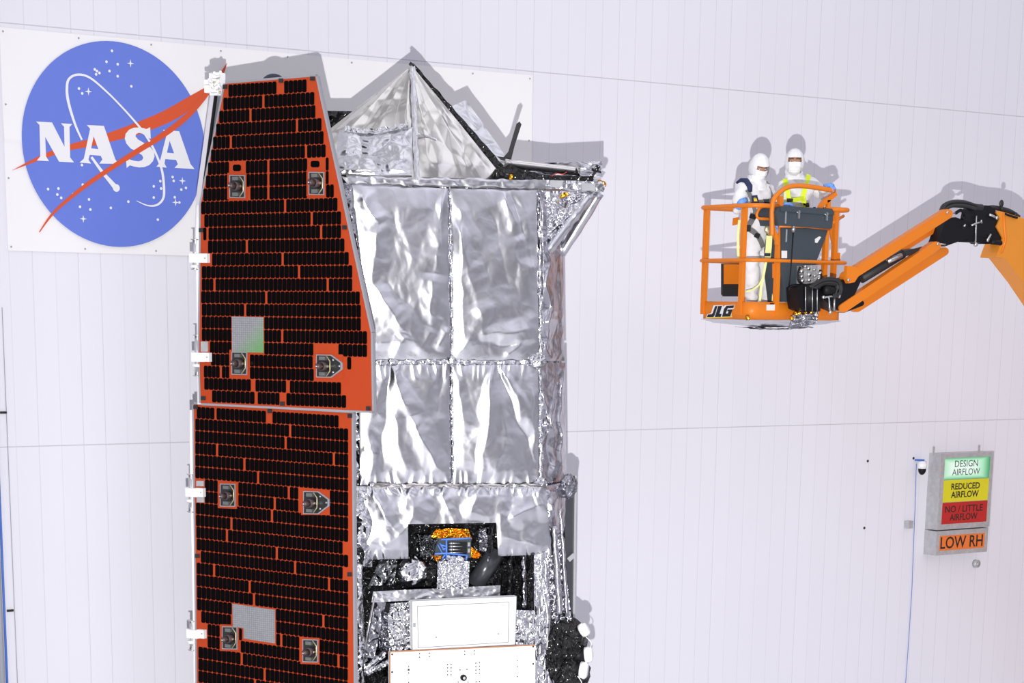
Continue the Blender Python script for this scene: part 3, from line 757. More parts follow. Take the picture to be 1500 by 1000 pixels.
crk('clear_film', [(613, 784), (632, 783), (637, 812), (616, 815)], 0, FILM, 40, 40, .03, .9, 6)
crk('clear_film', [(630, 792), (643, 790), (632, 816), (620, 812)], .01, FILM, 40, 40, .03, .9, 12)
crk('film_lining', [(700, 778), (721, 768), (721, 812), (702, 806)], -.12, FD, 30, 40, .03, 1.0, 14)
# bay contents
crk('bay_blanket', [(528, 815), (598, 815), (598, 868), (528, 866)], -.25, FB, 60, 50, .03, .8, 20)
mb = MB(); mb.grid(lambda s, t: T.pt(*bil([(556, 820), (582, 818), (578, 856), (540, 858)], s, t), -.10 + .03 * rn((s * 2, t * 2, 5), 1)), 20, 20); mb.build('dark_film', FILM, sat)
mb = MB(); crumple(T.pt(606, 836, -.04), .15, 21, (.95, .6, .85)); mb.build('crumpled_cover', FC, sat)
mb = MB(); crumple(T.pt(664, 826, -.02), .13, 24, (1.15, .6, .75)); mb.build('crumpled_cover', FC, sat)
crk('box_cover', [(641, 822), (688, 822), (686, 862), (640, 862)], .04, FC, 50, 46, .018, 1.2, 25)
pris('box_body', ((643, 824), (686, 824), (684, 862), (642, 862)), -.0, .2, FC)
mb = MB()
for i in range(9): mb.tube([T.pt(626 + i * 1.5, 822 + abs(i - 4), -.02), T.pt(624 + i * 1.8, 858, -.02)], .014, 6)
mb.build('cable_bundle', FB, sat)
mb = MB(); mb.cyl(T.pt(728, 806, -.12), T.pt(694, 858, -.12), .10, .10, 28); mb.build('dark_tube', mat('tube_dark', (.045, .048, .055), .25, .2, spec=.6), sat)
mb = MB(); mb.tube([T.pt(x, y, -.05) for x, y in ((716, 815), (709, 850))], .02, 6); mb.build('tube_clip', FC, sat)
crk('bay_blanket', [(722, 812), (776, 808), (776, 900), (722, 880)], -.2, FB, 60, 80, .05, .7, 30)
for i, (x0, x1, x2) in enumerate(((748, 757, 745), (766, 774, 768))):
    mb = MB(); mb.tube([T.pt(lerp(x0, x2, k / 14), lerp(812, 890, k / 14), -.1) + T.u * .02 * noise.noise(Vector((k * .7, i, 0))) for k in range(15)], [.03 + .014 * noise.noise(Vector((k * .9, i, 3))) for k in range(15)], 8)
    mb.build('wrapped_cable', FD if i else FB, sat)
# silver frame bar
crk('frame_bar', [(547, 866), (733, 857), (732, 873), (544, 882)], -.02, FS, 90, 10, .008, 1.0, 40)
pris('frame_bar_body', ((547, 867), (733, 859), (732, 872), (545, 881)), -.04, .15, FS)
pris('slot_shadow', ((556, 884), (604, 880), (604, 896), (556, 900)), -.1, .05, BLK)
mb = MB(); mb.tube([T.pt(549, 872, -.02), T.pt(532, 960, -.02)], .014, 8); mb.build('edge_trim', FSM, sat)
mb = MB(); mb.strap([T.pt(557, 880, -.05), T.pt(540, 962, -.05)], T.n, .11, .06); mb.build('brace', FD, sat)
mb = MB(); mb.cyl(T.pt(548, 886, -.02), T.pt(548, 886, -.1), .035, .035); mb.build('brace_pivot', BLK, sat)
mb = MB()
for p, q_ in (((534, 980), (565, 955)), ((536, 985), (574, 968)), ((524, 920), (534, 968))):
    A_, B_ = T.pt(*p, 0), T.pt(*q_, 0)
    mb.tube([A_.lerp(B_, k / 10) for k in range(11)], [.04 + .014 * noise.noise(Vector((k * 1.1, p[0], 0))) for k in range(11)], 8)
mb.each('wrapped_strut', FC, sat)
crk('bay_blanket', [(530, 960), (575, 950), (575, 1080), (530, 1080)], -.15, FB, 40, 90, .05, .8, 44)
crk('bay_blanket', [(553, 896), (576, 896), (574, 960), (556, 960)], -.1, FD, 24, 50, .03, .8, 46)
# foil boxes either side of the radiator
crk('side_box_cover', [(568, 898), (604, 892), (604, 950), (570, 955)], .06, FC, 36, 46, .016, .9, 50)
pris('side_box', ((569, 899), (604, 893), (604, 950), (571, 955)), .03, .35, FC)
crk('side_box_cover', [(755, 893), (783, 894), (782, 946), (755, 947)], .06, FC, 30, 46, .016, .9, 52)
pris('side_box', ((755, 894), (782, 895), (781, 946), (755, 947)), .03, .35, FC)
crk('box_top_wrap', [(572, 884), (604, 880), (604, 900), (570, 900)], .0, FC, 36, 20, .02, 1.0, 54)
# upper radiator box
rad = pris('upper_radiator', ((603, 880), (757, 873), (755, 944), (604, 952)), .20, .10, RAD)
pris('radiator_core', ((612, 888), (750, 880), (748, 940), (612, 946)), .10, .35, DKPL, rad)
rad['label'] = 'white rectangular box with thin inset frame line'
def frame(quad, w, off, m, name, parent):
    mb = MB(); o = [T.pt(x, y, off) for x, y in quad]; c = sum(o, Vector()) / 4
    inn = []
    for i in range(4):
        p = o[i]; a = (o[i - 1] - p).normalized(); b = (o[(i + 1) % 4] - p).normalized(); inn.append(p + (a + b) * w)
    for i in range(4):
        j = (i + 1) % 4; mb.prism([o[i], o[j], inn[j], inn[i]], T.n * -.006)
    return mb.build(name, m, parent)
frame(((603, 880), (757, 873), (755, 944), (604, 952)), .006, .204, PIPE, 'edge_frame', rad)
frame(((611, 887), (746, 881), (745, 941), (612, 949)), .009, .203, mat('line_grey', (.30, .31, .33), .6), 'inset_line', rad)
mb = MB()
for x, y in ((639, 933), (730, 928)): mb.disc(T.pt(x, y, .203), T.u * .01, Vector((0, 0, -.01)), 10)
mb.box(T.pt(607, 915, .203), T.u * .014, T.n * .002, Vector((0, 0, .022)))
mb.each('fastener', PIPE, rad)
# lower radiator plate
rd2 = pris('lower_radiator', ((571, 955), (784, 945), (784, 1085), (571, 1100)), .26, .07, RAD)
pris('radiator_core', ((590, 965), (770, 955), (770, 1070), (590, 1080)), .19, .45, DKPL, rd2)
rd2['label'] = 'large white plate with small hole pairs and a central connector'
mb = MB(); mb.strap([T.pt(571, 954.5, .262), T.pt(784, 944.5, .262)], T.n, .012, .01); mb.strap([T.pt(571.3, 955, .262), T.pt(571.3, 1090, .262)], T.n, .010, .01); mb.build('copper_edge', COP, rd2)
mb = MB()
Zb = lambda a, b: (500 + a / 3.75, 740 + b / 3.75)
for a, b in ((430, 814), (430, 833), (484, 811), (484, 830), (678, 800), (678, 819), (730, 798), (730, 816), (370, 885), (370, 920), (584, 873), (584, 892), (584, 911), (584, 930), (603, 873), (603, 892), (603, 911), (603, 930),
             (739, 866), (739, 885), (739, 904), (739, 923), (759, 864), (759, 883), (759, 902), (759, 921), (652, 903), (690, 901), (966, 852), (966, 885), (966, 940), (642, 970), (696, 970), (740, 968), (759, 966), (370, 972)):
    mb.disc(T.pt(*Zb(a, b), .263), T.u * .0075, Vector((0, 0, -.0075)), 8)
mb.box(T.pt(*Zb(370, 902), .262), T.u * .01, T.n * .002, Vector((0, 0, .010)))
for a, b in ((279, 818), (279, 915), (1054, 775), (1054, 870)): mb.disc(T.pt(*Zb(a, b), .263), T.u * .011, Vector((0, 0, -.011)), 10)
mb.each('fastener_hole', DKPL, rd2)
mb = MB(); c = T.pt(*Zb(668, 944), .26)
mb.cyl(c, c + T.n * .05, .034, .03, 20); mb.mat(1).prism([c + T.n * .004 + (T.u * a + Vector((0, 0, b))) * .052 for a, b in ((-1.1, .5), (-.2, 1), (1.0, .5), (1, -.6), (.2, -1.1), (-.9, -.7))], T.n * .004)
mb.mat(2).ball(c + T.n * .055, T.u * .018, T.n * .01, Vector((0, 0, .018)), 10, 6); mb.build('connector', [BLK, RAD, STEEL], rd2)
# right hand foil columns below the skirt
for i, (q_, m_) in enumerate(((((782, 812), (803, 806), (806, 1080), (784, 1080)), FC), (((798, 812), (822, 775), (838, 915), (812, 930)), FC), (((796, 806), (806, 806), (812, 1080), (798, 1080)), FS))):
    crk('column_wrap', q_, .02 - .08 * i, m_, 26, 130, .03, .55, 60 + i)
mb = MB()
for (x0, y0, x1, y1, r) in ((798, 808, 806, 1060, .045), (811, 770, 820, 900, .04), (821, 745, 832, 925, .022), (789, 812, 792, 1060, .035)):
    A_, B_ = T.pt(x0, y0, -.0), T.pt(x1, y1, -.0)
    mb.tube([A_.lerp(B_, k / 24) + T.u * .015 * noise.noise(Vector((k * .5, x0, 0))) for k in range(25)], [r + .016 * noise.noise(Vector((k * .7, y0, 0))) for k in range(25)], 12)
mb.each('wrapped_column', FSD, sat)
crk('lower_side_wrap', [(816, 885), (838, 905), (826, 938), (812, 935)], .0, FD, 20, 24, .03, .9, 70)
# dark side panel on the right
pris('side_panel', ((828, 700), (843, 697), (841, 925), (826, 925)), -.55, .35, mat('dark_side_panel', (.05, .052, .065), .45, .2, var=.35, vscale=6))
pris('side_panel_edge', ((842, 697), (845, 697), (842, 925), (839, 925)), -.52, .06, ALU)
mb = MB(); mb.strap([T.pt(832, 820, -.5), T.pt(841, 812, -.5)], T.n, .05, .03); mb.build('edge_clamp', ALU, sat)
mb = MB(); crumple(T.pt(833, 712, -.25), .09, 77, (.9, .6, 1.2)); mb.build('corner_gather', FD, sat)
# connector cluster with white caps
mb = MB()
crumple(T.pt(832, 940, .0), .20, 80, (.9, .7, 1.1)); crumple(T.pt(838, 985, .0), .17, 81, (1.1, .7, 1.0)); crumple(T.pt(816, 960, .05), .15, 83, (.6, .6, 1.7))
mb.build('connector_wrap', FB, sat)
for (x, y, dx, dy, r) in ((848, 926, .75, .55, .075), (853, 959, 1.0, .15, .085), (846, 980, .9, -.1, .095)):
    d = (T.u * dx + T.n * .5 + Vector((0, 0, dy))).normalized(); c = T.pt(x, y, .05)
    mb = MB(); mb.cyl(c - d * .13, c + d * .04, r * .85, r * .8, 20); cn = mb.build('connector', BLK, sat)
    mb = MB(); mb.cyl(c + d * .03, c + d * .09, r, r, 20).cyl(c + d * .09, c + d * .11, r, r * .75, 20); mb.build('white_cap', RAD, cn)
mb = MB()
mb.tube([T.pt(x, y, .12) for x, y in spline([(858, 932), (866, 942), (862, 955)], 6)], .005, 5); mb.tube([T.pt(x, y, .12) for x, y in spline([(846, 990), (852, 1000), (846, 1010)], 6)], .005, 5)
mb.each('cap_tether', WHT, sat)

# ---- solar panels
PN = Pl(W(530, 560, 20.05), -62.6)
PN2 = Pl(PN.P - PN.n * .05, -62.6)
# hinge structure joining panels to the body
def solar(name, label, pl, outline, rows, fits, patches, sealed, zlab, thick=.045):
    """rows: list of (y_left, y_right, xl, xr, [gap x], [(excl x0,x1)])"""
    p = MB(); pts = [pl.pt(x, y) for x, y in outline]; p.prism(pts, pl.n * -thick); p.m = [0] + [1] * (len(p.m) - 1)
    root = p.build(name, [SUB, DKPL], sat); root['label'] = label
    # thin grey honeycomb edge all round
    e = MB()
    for i in range(len(outline)):
        a, b = pts[i] - pl.n * thick / 2, pts[(i + 1) % len(pts)] - pl.n * thick / 2
        d = (b - a).normalized(); cpt = sum(pts, Vector()) / len(pts); out = d.cross(pl.n); 
        if out.dot(a - cpt) < 0: out = -out
        e.prism([a + pl.n * thick * .52 + out * .001, b + pl.n * thick * .52 + out * .001, b + pl.n * thick * .52 + out * .022, a + pl.n * thick * .52 + out * .022], pl.n * -thick * 1.04)
    e.build('edge_frame', EDGE, root)
    c = MB()
    pitch = 6.6
    for (yl, yr, hl, hr, xl, xr, gaps, excl) in rows:
        stops = sorted([(g - 1.5, g + 1.5) for g in gaps] + list(excl)); segs = []; x = xl
        for a, b in stops:
            if a > x: segs.append((x, a))
            x = max(x, b)
        if x < xr: segs.append((x, xr))
        for a, b in segs:
            n = max(1, round((b - a) / pitch)); w = (b - a) / n
            if b - a < 3: continue
            for i in range(n):
                q0 = a + w * i + .06; q1 = a + w * (i + 1) - .06
                def yy(x, f): t_ = (x - 285) / 250; return lerp(yl, yr, t_) + lerp(hl, hr, t_) * f
                g = .014; cx = 1.05; cy = 1.9 / 19
                vs = [(q0 + cx, g), (q1 - cx, g), (q1, g + cy), (q1, 1 - g - cy), (q1 - cx, 1 - g), (q0 + cx, 1 - g), (q0, 1 - g - cy), (q0, g + cy)]
                c.add([pl.pt(x_, yy(x_, f_), .003) for x_, f_ in vs], [list(range(8))], False)
    co = c.build('solar_cells', CELL, root); co['kind'] = 'stuff'
    return root
# upper panel rows, from zoom coordinates (270,80) x3.333 and (270,360) x3.333
U = lambda v: 270 + v / 3.3333
vpx, vpy = 400 - 5100, 505.0
def sepU(k):     # y of separator k at px column x, lines converge to the left
    yl0 = 80 + 525 / 3.3333                     # sep 6 at left x~309
    return None
rowsU = []
def ysep(x, k, y0, pit, xr):
    """height z on the panel plane of separator k -> pixel row at column x; computed by true perspective"""
    return None
def knots(ks, v):
    for (a, ya), (b, yb) in zip(ks, ks[1:]):
        if v <= b: return lerp(ya, yb, (v - a) / (b - a))
    return yb + (v - b) * (yb - ya) / (b - a)
def rows_from(left, right, xa, xb, spec, nrows):
    """row edges measured down the left (column xa) and right (column xb) of the panel"""
    out = []
    def yx(k, x): return lerp(knots(left, k), knots(right, k), (x - xa) / (xb - xa))
    for k in range(nrows):
        a, b, c_, d = yx(k, 285), yx(k, 535), yx(k + 1, 285), yx(k + 1, 535)
        xl, xr, gaps, ex = spec[min(k, len(spec) - 1)]
        out.append((a, b, c_ - a, d - b, xl, xr, gaps, ex))
    return out
def uS(xl, xr, gaps=(), ex=()): return (U(xl), U(xr), [U(g) for g in gaps], [(U(a), U(b)) for a, b in ex])
specU = [uS(215, 597, (), [(450, 487)]), uS(190, 635, (386,)), uS(170, 640, (323,)), uS(155, 670, (550,)), uS(140, 680, (227,)), uS(130, 690, (594,)),
         uS(115, 705, (410,), [(218, 300), (600, 690)]), uS(105, 705, (410,), [(218, 300), (600, 690)]), uS(92, 730, (410,), [(218, 322), (600, 692)]),
         uS(82, 748, (492,)), uS(97, 765, (622,)), uS(92, 765, (113, 668)), uS(115, 782, (305,)), uS(135, 803, (480,)), uS(85, 820, (560,)), uS(85, 820, (147, 700)),
         uS(82, 857, (400,)), uS(85, 862, (297,)), uS(85, 862, (), [(230, 390)]), uS(85, 892, (478,), [(230, 390)]), uS(125, 892, (), [(230, 390), (630, 752)]),
         uS(130, 815, (), [(220, 320), (627, 795)]), uS(95, 632, (178,), [(220, 320)]), uS(97, 765, (), [(325, 347), (497, 515)]), uS(135, 790, (), [(343, 358), (465, 498)])]
kU = [(0, 119.2), (6, 233.6), (13, 370), (20, 501.4), (24, 574.5), (25, 593)]
rowsU = rows_from([(k, y - 100 * (-.068 + .0044 * k)) for k, y in kU], [(k, y + 100 * (-.068 + .0044 * k)) for k, y in kU], 300, 500, specU, 25)
up = solar('upper_solar_panel', 'tapered upper panel with black cells on orange backing', PN,
           [(330, 123), (462, 112), (543, 487), (545, 602), (294, 590), (292, 505), (294, 360), (294, 300)], rowsU, None, None, None, None)
LR = 510
specL = [(288, 496, (315.6,), [(389.6, 399)]), (286, LR, (425,), []), (286, LR, (418.4,), []), (286, LR, (318, 489), []), (286, LR, (358,), []), (286, LR, (378,), []),
         (300, LR, (423,), [(319, 349), (437, 483)]), (300, LR, (402.4,), [(319, 349), (437, 483)]), (287, LR, (398.4,), []), (287, LR, (339,), []), (287.5, 502, (332.4,), []),
         (288, 510, (405.4,), []), (294, 502, (432.3,), []), (288, 510, (313.6, 482), []), (288, 510, (365.7,), []), (288.5, 510, (372,), []), (288.5, 509.5, (473.7,), [(339.5, 404)]),
         (294.7, 509.5, (), [(338.4, 404.5)]), (304, 509.5, (412,), [(322, 349), (354.6, 404.5), (438.4, 468)]), (304, 509.5, (495.8,), [(322, 352.5), (438.4, 468)]),
         (290.5, 509.5, (354,), []), (290.5, 509.5, (387.6,), []), (290.5, 509.5, (373.5,), []), (290.5, 509.5, (440,), []), (290.5, 509.5, (350,), [])]
rowsL = rows_from([(0, 595.5), (30, 595.5 + 17.55 * 30)], [(0, 608.8), (30, 608.8 + 18.5 * 30)], 292, 509, specL, 28)
lp = solar('lower_solar_panel', 'straight sided lower panel with black cells on orange backing', PN2,
           [(284, 592), (515, 605), (519, 1130), (290, 1110)], rowsL, None, None, None, None)
# extra single cells and cut outs
def rrect(pl, x0, y0, x1, y1, off, r=2):
    return [pl.pt(x, y, off) for x, y in ((x0 + r, y0), (x1 - r, y0), (x1, y0 + r), (x1, y1 - r), (x1 - r, y1), (x0 + r, y1), (x0, y1 - r), (x0, y0 + r))]
mb = MB()
for x0, y0, x1, y1 in ((341, 241, 353, 250.5), (455, 235.5, 468, 245)):
    mb.add(rrect(PN, x0, y0, x1, y1, .004), [list(range(8))], False)
mb.each('panel_slot', CELL, up)
def patch_mat(green):
    m, nt, b = newmat('test_patch_green' if green else 'test_patch')
    tc = N(nt, 'ShaderNodeTexCoord'); br = N(nt, 'ShaderNodeTexBrick'); br.offset = 0
    mp = N(nt, 'ShaderNodeMapping'); mp.inputs['Rotation'].default_value = (PI / 2, 0, 0)
    sp = N(nt, 'ShaderNodeSeparateXYZ'); nt.links.new(tc.outputs['Object'], sp.inputs[0])
    cb = N(nt, 'ShaderNodeCombineXYZ'); nt.links.new(sp.outputs['Y'], cb.inputs[0]); nt.links.new(sp.outputs['Z'], cb.inputs[1])
    br.inputs['Scale'].default_value = 1; br.inputs['Brick Width'].default_value = .022; br.inputs['Row Height'].default_value = .022; br.inputs['Mortar Size'].default_value = .0016
    br.inputs['Color1'].default_value = (.36, .37, .38, 1); br.inputs['Color2'].default_value = (.42, .43, .44, 1); br.inputs['Mortar'].default_value = (.22, .22, .23, 1)
    nt.links.new(cb.outputs[0], br.inputs['Vector']); last = br.outputs['Color']
    if green:
        mx = N(nt, 'ShaderNodeMix', data_type='RGBA'); mx.inputs[7].default_value = (.16, .45, .12, 1)
        g = N(nt, 'ShaderNodeTexCoord'); s2 = N(nt, 'ShaderNodeSeparateXYZ'); nt.links.new(g.outputs['Generated'], s2.inputs[0])
        a = N(nt, 'ShaderNodeMath', operation='SUBTRACT'); nt.links.new(s2.outputs['X'], a.inputs[0]); nt.links.new(s2.outputs['Z'], a.inputs[1])
        r = N(nt, 'ShaderNodeMapRange'); r.inputs['From Min'].default_value = -.1; r.inputs['From Max'].default_value = .75; r.inputs['To Max'].default_value = .8; nt.links.new(a.outputs[0], r.inputs['Value'])
        nt.links.new(r.outputs[0], mx.inputs[0]); nt.links.new(last, mx.inputs[6]); last = mx.outputs[2]
    nt.links.new(last, b.inputs['Base Color']); b.inputs['Roughness'].default_value = .3; b.inputs['Metallic'].default_value = .4
    return m
mb = MB(); mb.prism([PN.pt(*p, .008) for p in ((339.5, 463.5), (385.5, 464.5), (386, 516.5), (340, 515.5))], PN.n * -.006)
o = mb.build('test_patch', patch_mat(True), up); o['label'] = 'silver grid patch with green reflection in lower corner'
mb = MB(); mb.prism([PN2.pt(*p, .008) for p in ((340.5, 884), (402.5, 893), (402.5, 942), (356.7, 935), (356.7, 920), (341, 917))], PN2.n * -.006)
o = mb.build('test_patch', patch_mat(False), lp); o['label'] = 'stepped silver grid patch'
CLAMP = mat('clamp_grey', (.20, .21, .20), .4, .5)
# hold-down fittings
def fitting(pl, parent, cx, cy, large=False):
    def q(a, b, off=0.0): return pl.pt(cx + a, cy + b, off)
    bg = [(-14, -20), (14, -19), (14, 20), (-14, 19)] if not large else [(-14, -18), (28, -17), (28, 18), (-14, 18)]
    pl_ = [(-11, -17), (11, -16.5), (11, 17), (-11, 16.5)] if not large else [(-11, -17), (11, -16.5), (27, -5), (27, 5), (11, 17), (-11, 16.5)]
    mb = MB(); mb.prism([q(a, b, .005) for a, b in bg], pl.n * -.004); root = mb.build('hold_down_fitting', SUB, parent)
    mb = MB(); mb.prism([q(a, b, .022) for a, b in pl_], pl.n * -.018); mb.build('base_plate', EDGE, root)
    mb = MB(); mb.prism([q(a * .9, b * .92, .026) for a, b in pl_], pl.n * -.004)
    mb.build('plate_face', DKPL, root)
    r = MB()
    for sgn_ in (-1, 1):
        r.box(q(-1, sgn_ * 11.5, .045), pl.u * .034, pl.n * .02, Vector((0, 0, .017)))
    r.mat(1)
    if large:
        for a, b in ((14, -9), (14, 9), (23, 0)): r.cyl(q(a, b, .02), q(a, b, .035), .012, .010, 10)
    r.each('clamp_block', [CLAMP, STEEL], root)
    g = MB(); P_ = [q(4, -15, .05), q(9.3, -7, .05), q(9.3, 7, .05), q(4, 15, .05)]
    g.tube(P_, .006, 6); g.build('gold_bracket', BRASS, root)
    c0 = q(4, 0, .02); n_ = pl.n
    cu = MB(); cu.cyl(c0, c0 + n_ * .10, .044, .042, 22).cyl(c0 + n_ * .10, c0 + n_ * .17, .036, .020, 22).mat(1).cyl(c0 + n_ * .165, c0 + n_ * .185, .010, .008, 12)
    cu.mat(1).box(c0 + n_ * .06 + pl.u * .042, pl.u * .008, n_ * .03, Vector((0, 0, .01)))
    cu.build('release_cup', [BROWN, STEEL], root)
for x, y, lg in ((347, 273, 0), (463, 268.5, 0), (350, 532, 0), (474, 536, 1)): fitting(PN, up, x, y, bool(lg))
for x, y, lg in ((333, 725, 0), (455, 736, 1), (336, 934, 0), (454, 953, 0)): fitting(PN2, lp, x, y, bool(lg))
# corner clips
def clip(pl, parent, x, y, s=1.0):
    mb = MB(); mb.prism([pl.pt(x + a * s, y + b * s, .014) for a, b in ((-3, -3), (3, -3), (3, 3), (-3, 3))], pl.n * -.012); mb.disc(pl.pt(x, y, .016), pl.u * .008, Vector((0, 0, -.008)), 8)
    mb.build('edge_clip', DKPL, parent)
for x, y in ((329, 127), (411, 118), (457, 115), (294, 337), (504, 333), (297, 583), (413, 591), (539, 598)): clip(PN, up, x, y)
for x, y in ((286, 596), (394.5, 602), (512, 609), (288.5, 814), (511.5, 841)): clip(PN2, lp, x, y)
mb = MB()
for x, y in ((299, 507),): mb.prism([PN.pt(x + a, y + b, .015) for a, b in ((-5, -7), (5, -7), (5, 8), (-5, 8))], PN.n * -.013)
mb.each('sensor_tab', GALV, up)
mb = MB()
for x, y in ((292.5, 708), (293, 731.5)): mb.prism([PN2.pt(x + a, y + b, .015) for a, b in ((-5, -4), (5.5, -4), (5.5, 4), (-5, 4))], PN2.n * -.013)
mb.each('sensor_tab', GALV, lp)
# left side hinge line: white rods and hinges
def hinge(pl, parent, x, y, rod0, rod1):
    o0 = -.02
    mb = MB()
    mb.box(pl.pt(x - 3, y, o0 + .03), pl.u * .07, pl.n * .03, Vector((0, 0, .045)))
    mb.box(pl.pt(x + 9, y, .03), pl.u * .045, pl.n * .025, Vector((0, 0, .045)))
    mb.cyl(pl.pt(x - 5, y + 10, o0), pl.pt(x - 5, y + 14, o0), .05, .05, 14)
    h = mb.build('hinge', WHT, parent)
    mb = MB(); mb.cyl(pl.pt(x - 5, rod0, o0), pl.pt(x - 5, rod1, o0), .028, .028, 12)
    mb.mat(0).cyl(pl.pt(x - 5, rod0, o0), pl.pt(x - 5, rod0 + 1.5, o0), .045, .045, 12).cyl(pl.pt(x - 5, rod1 - 1.5, o0), pl.pt(x - 5, rod1, o0), .045, .045, 12)
    mb.build('hinge_pin', STEEL, h)
    mb = MB(); mb.disc(pl.pt(x + 9, y, .056), pl.u * .010, Vector((0, 0, -.007)), 8); mb.build('hinge_bolt', STEEL, h)
hinge(PN, up, 291, 378, 350, 395); hinge(PN, up, 294, 523, 490, 551)
hinge(PN2, lp, 285, 721, 694, 750); hinge(PN2, lp, 286.5, 928, 908, 952)
mb = MB()
mb.tube([PN.pt(x, y, -.03) for x, y in ((291, 300), (289.5, 360), (291, 430), (292, 500), (292.5, 592))], .026, 10)
mb.build('hinge_rod', WHT, up)
mb = MB()
mb.tube([PN2.pt(x, y, -.03) for x, y in ((281, 600), (282, 700), (284, 800), (286, 900), (288, 1090))], .028, 10)
mb.build('hinge_rod', WHT, lp)
# bar above the left slanted edge with white connector head
pr = MB(); pr.prism([PN.pt(x, y, -.02) for x, y in ((308, 136), (314, 137), (296, 292), (288, 372), (284, 372), (287, 290))], PN.n * -.05)
pr.build('edge_bar', mat('bar_pale_grey', (.60, .58, .62), .5), up)
pr = MB(); pr.prism([PN.pt(x, y, -.06) for x, y in ((314, 140), (325, 140), (300, 290), (293, 300))], PN.n * -.05)
pr.build('edge_channel', mat('channel_grey', (.30, .31, .36), .4, .3), up)
pr = MB(); pr.prism([PN.pt(x, y, -.012) for x, y in ((314, 137), (317, 140), (297, 292), (292, 320), (294, 290))], PN.n * -.02); pr.build('dark_gap', BLK, up)
mb = MB(); random.seed(3)
for x, y, w, h in ((308, 131, 4, 5), (316, 124, 4, 9), (321, 120, 4, 7), (314, 113, 3, 5), (319, 131, 5, 6), (306, 121, 2.4, 3), (323, 112, 2.5, 5), (317, 138, 5, 2)):
    cpt = PN.pt(x, y, .0); mb.box(cpt, PN.u * w / 110, PN.n * .05, Vector((0, 0, h / 150)))
    mb.cyl(cpt + Vector((0, 0, h / 160)), cpt + Vector((0, 0, h / 150 + .02)), .016, .012, 8)
for k in range(9):
    a = PN.pt(306 + random.random() * 18, 112 + random.random() * 22, .06); b = a + PN.u * (random.random() - .5) * .12 + Vector((0, 0, (random.random() - .5) * .12))
    mb.tube([a, a.lerp(b, .5) + PN.n * .03, b], .012, 6)
mb.build('harness_head', RAD, up)
mb = MB()
for x, y in ((311, 128), (318, 127), (322, 135), (314, 120), (320, 114)): mb.ball(PN.pt(x, y, .06), PN.u * .012, PN.n * .012, Vector((0, 0, .012)), 8, 6)
mb.each('harness_clip', BRASS, up)
# dark dome peeking over the top edge
mb = MB(); c = PN.pt(400, 121, -.12); mb.ball(c, PN.u * .13, PN.n * .06, Vector((0, 0, .085)), 20, 12); mb.build('dark_dome', mat('dome_dark', (.02, .025, .045), .5), up)
# struts tying panels to the body
mb = MB()
for x, y in ((463, 270), (474, 540), (455, 736), (454, 953)):
    a = PN.pt(x, y, -.04); b = a - PN.n * .9; mb.cyl(a, b, .03, .03, 10)
mb.each('panel_strut', FC, sat)

# ================================================================== BOOM LIFT
n0 = W(1100, 445, 23.3); YN = n0.y; XL = n0.x
YFAR = onx(1024, 446, XL).y; XR = at(1236.5, 447, YN).x
zTT, zTB, zMR, zTR = at(1110, 442, YN).z, at(1110, 468, YN).z, at(1115, 381, YN).z, at(1115, 301, YN).z
zFL = zTB + .03
YM = (YN + YFAR) / 2
lift = empty('boom_lift', Vector((XR + 3.5, YM, 0)), 'orange boom lift with railed work basket raised beside the white wall', 'lift')
def ring(r=.13, inset_=0.0, n=5):
    x0, x1, y0, y1 = XL + inset_, XR - inset_, YN + inset_, YFAR - inset_; out = []
    for cx, cy, a0 in ((x0 + r, y0 + r, PI), (x1 - r, y0 + r, 1.5 * PI), (x1 - r, y1 - r, 0), (x0 + r, y1 - r, .5 * PI)):
        for i in range(n + 1):
            a = a0 + (PI / 2) * i / n; out.append(Vector((cx + r * math.cos(a), cy + r * math.sin(a), 0)))
    return out
def vz(p, zz): return Vector((p.x, p.y, zz))
rg = ring(); rgi = ring(.12, .012)
mb = MB(); n = len(rg)
vs = [vz(p, zTB) for p in rg] + [vz(p, zTT) for p in rg] + [vz(p, zTT) for p in rgi] + [vz(p, zTB) for p in rgi]
mb.add(vs, [[k * n + i, k * n + (i + 1) % n, ((k + 1) % 4) * n + (i + 1) % n, ((k + 1) % 4) * n + i] for k in range(4) for i in range(n)], True)
toe = mb.build('toe_board', ORG, lift)
mb = MB(); mb.prism([vz(p, zFL) for p in rgi], Vector((0, 0, -.03))); mb.build('basket_floor', GALV, lift)
# draped film underneath
def under(s, t):
    x = lerp(XL, XR, s); y = lerp(YN, YFAR, t)
    d = .03 + .05 * math.sin(PI * s) * math.sin(PI * t) + .012 * rn((x * 2, y * 6, 1), 1.0)
    return Vector((x, y, zTB - d * min(1, 9 * min(s, 1 - s, t, 1 - t) + .1)))
mb = MB(); mb.grid(under, 60, 30); mb.build('underside_film', foil('film_silver', (.62, .63, .66), .3, .25, 8), lift)
mb = MB(); mb.grid(lambda s, t: under(lerp(.30, .80, s) , lerp(.20, .75, t) * (1 - .5 * s) + .1) + Vector((0, 0, -.012 - .02 * abs(rn((s * 4, t * 3, 4), 1)))), 40, 20); mb.build('dark_film', FILM, lift)
# rails
def rail_path(zz, r=.13): 
    p = [vz(q, zz) for q in ring(r, -.03)]; return p
def part_ring(pts, i0, i1):
    n = len(pts); return [pts[i % n] for i in range(i0, i1)]
RR = .026
tr = rail_path(zTR); n = len(tr)
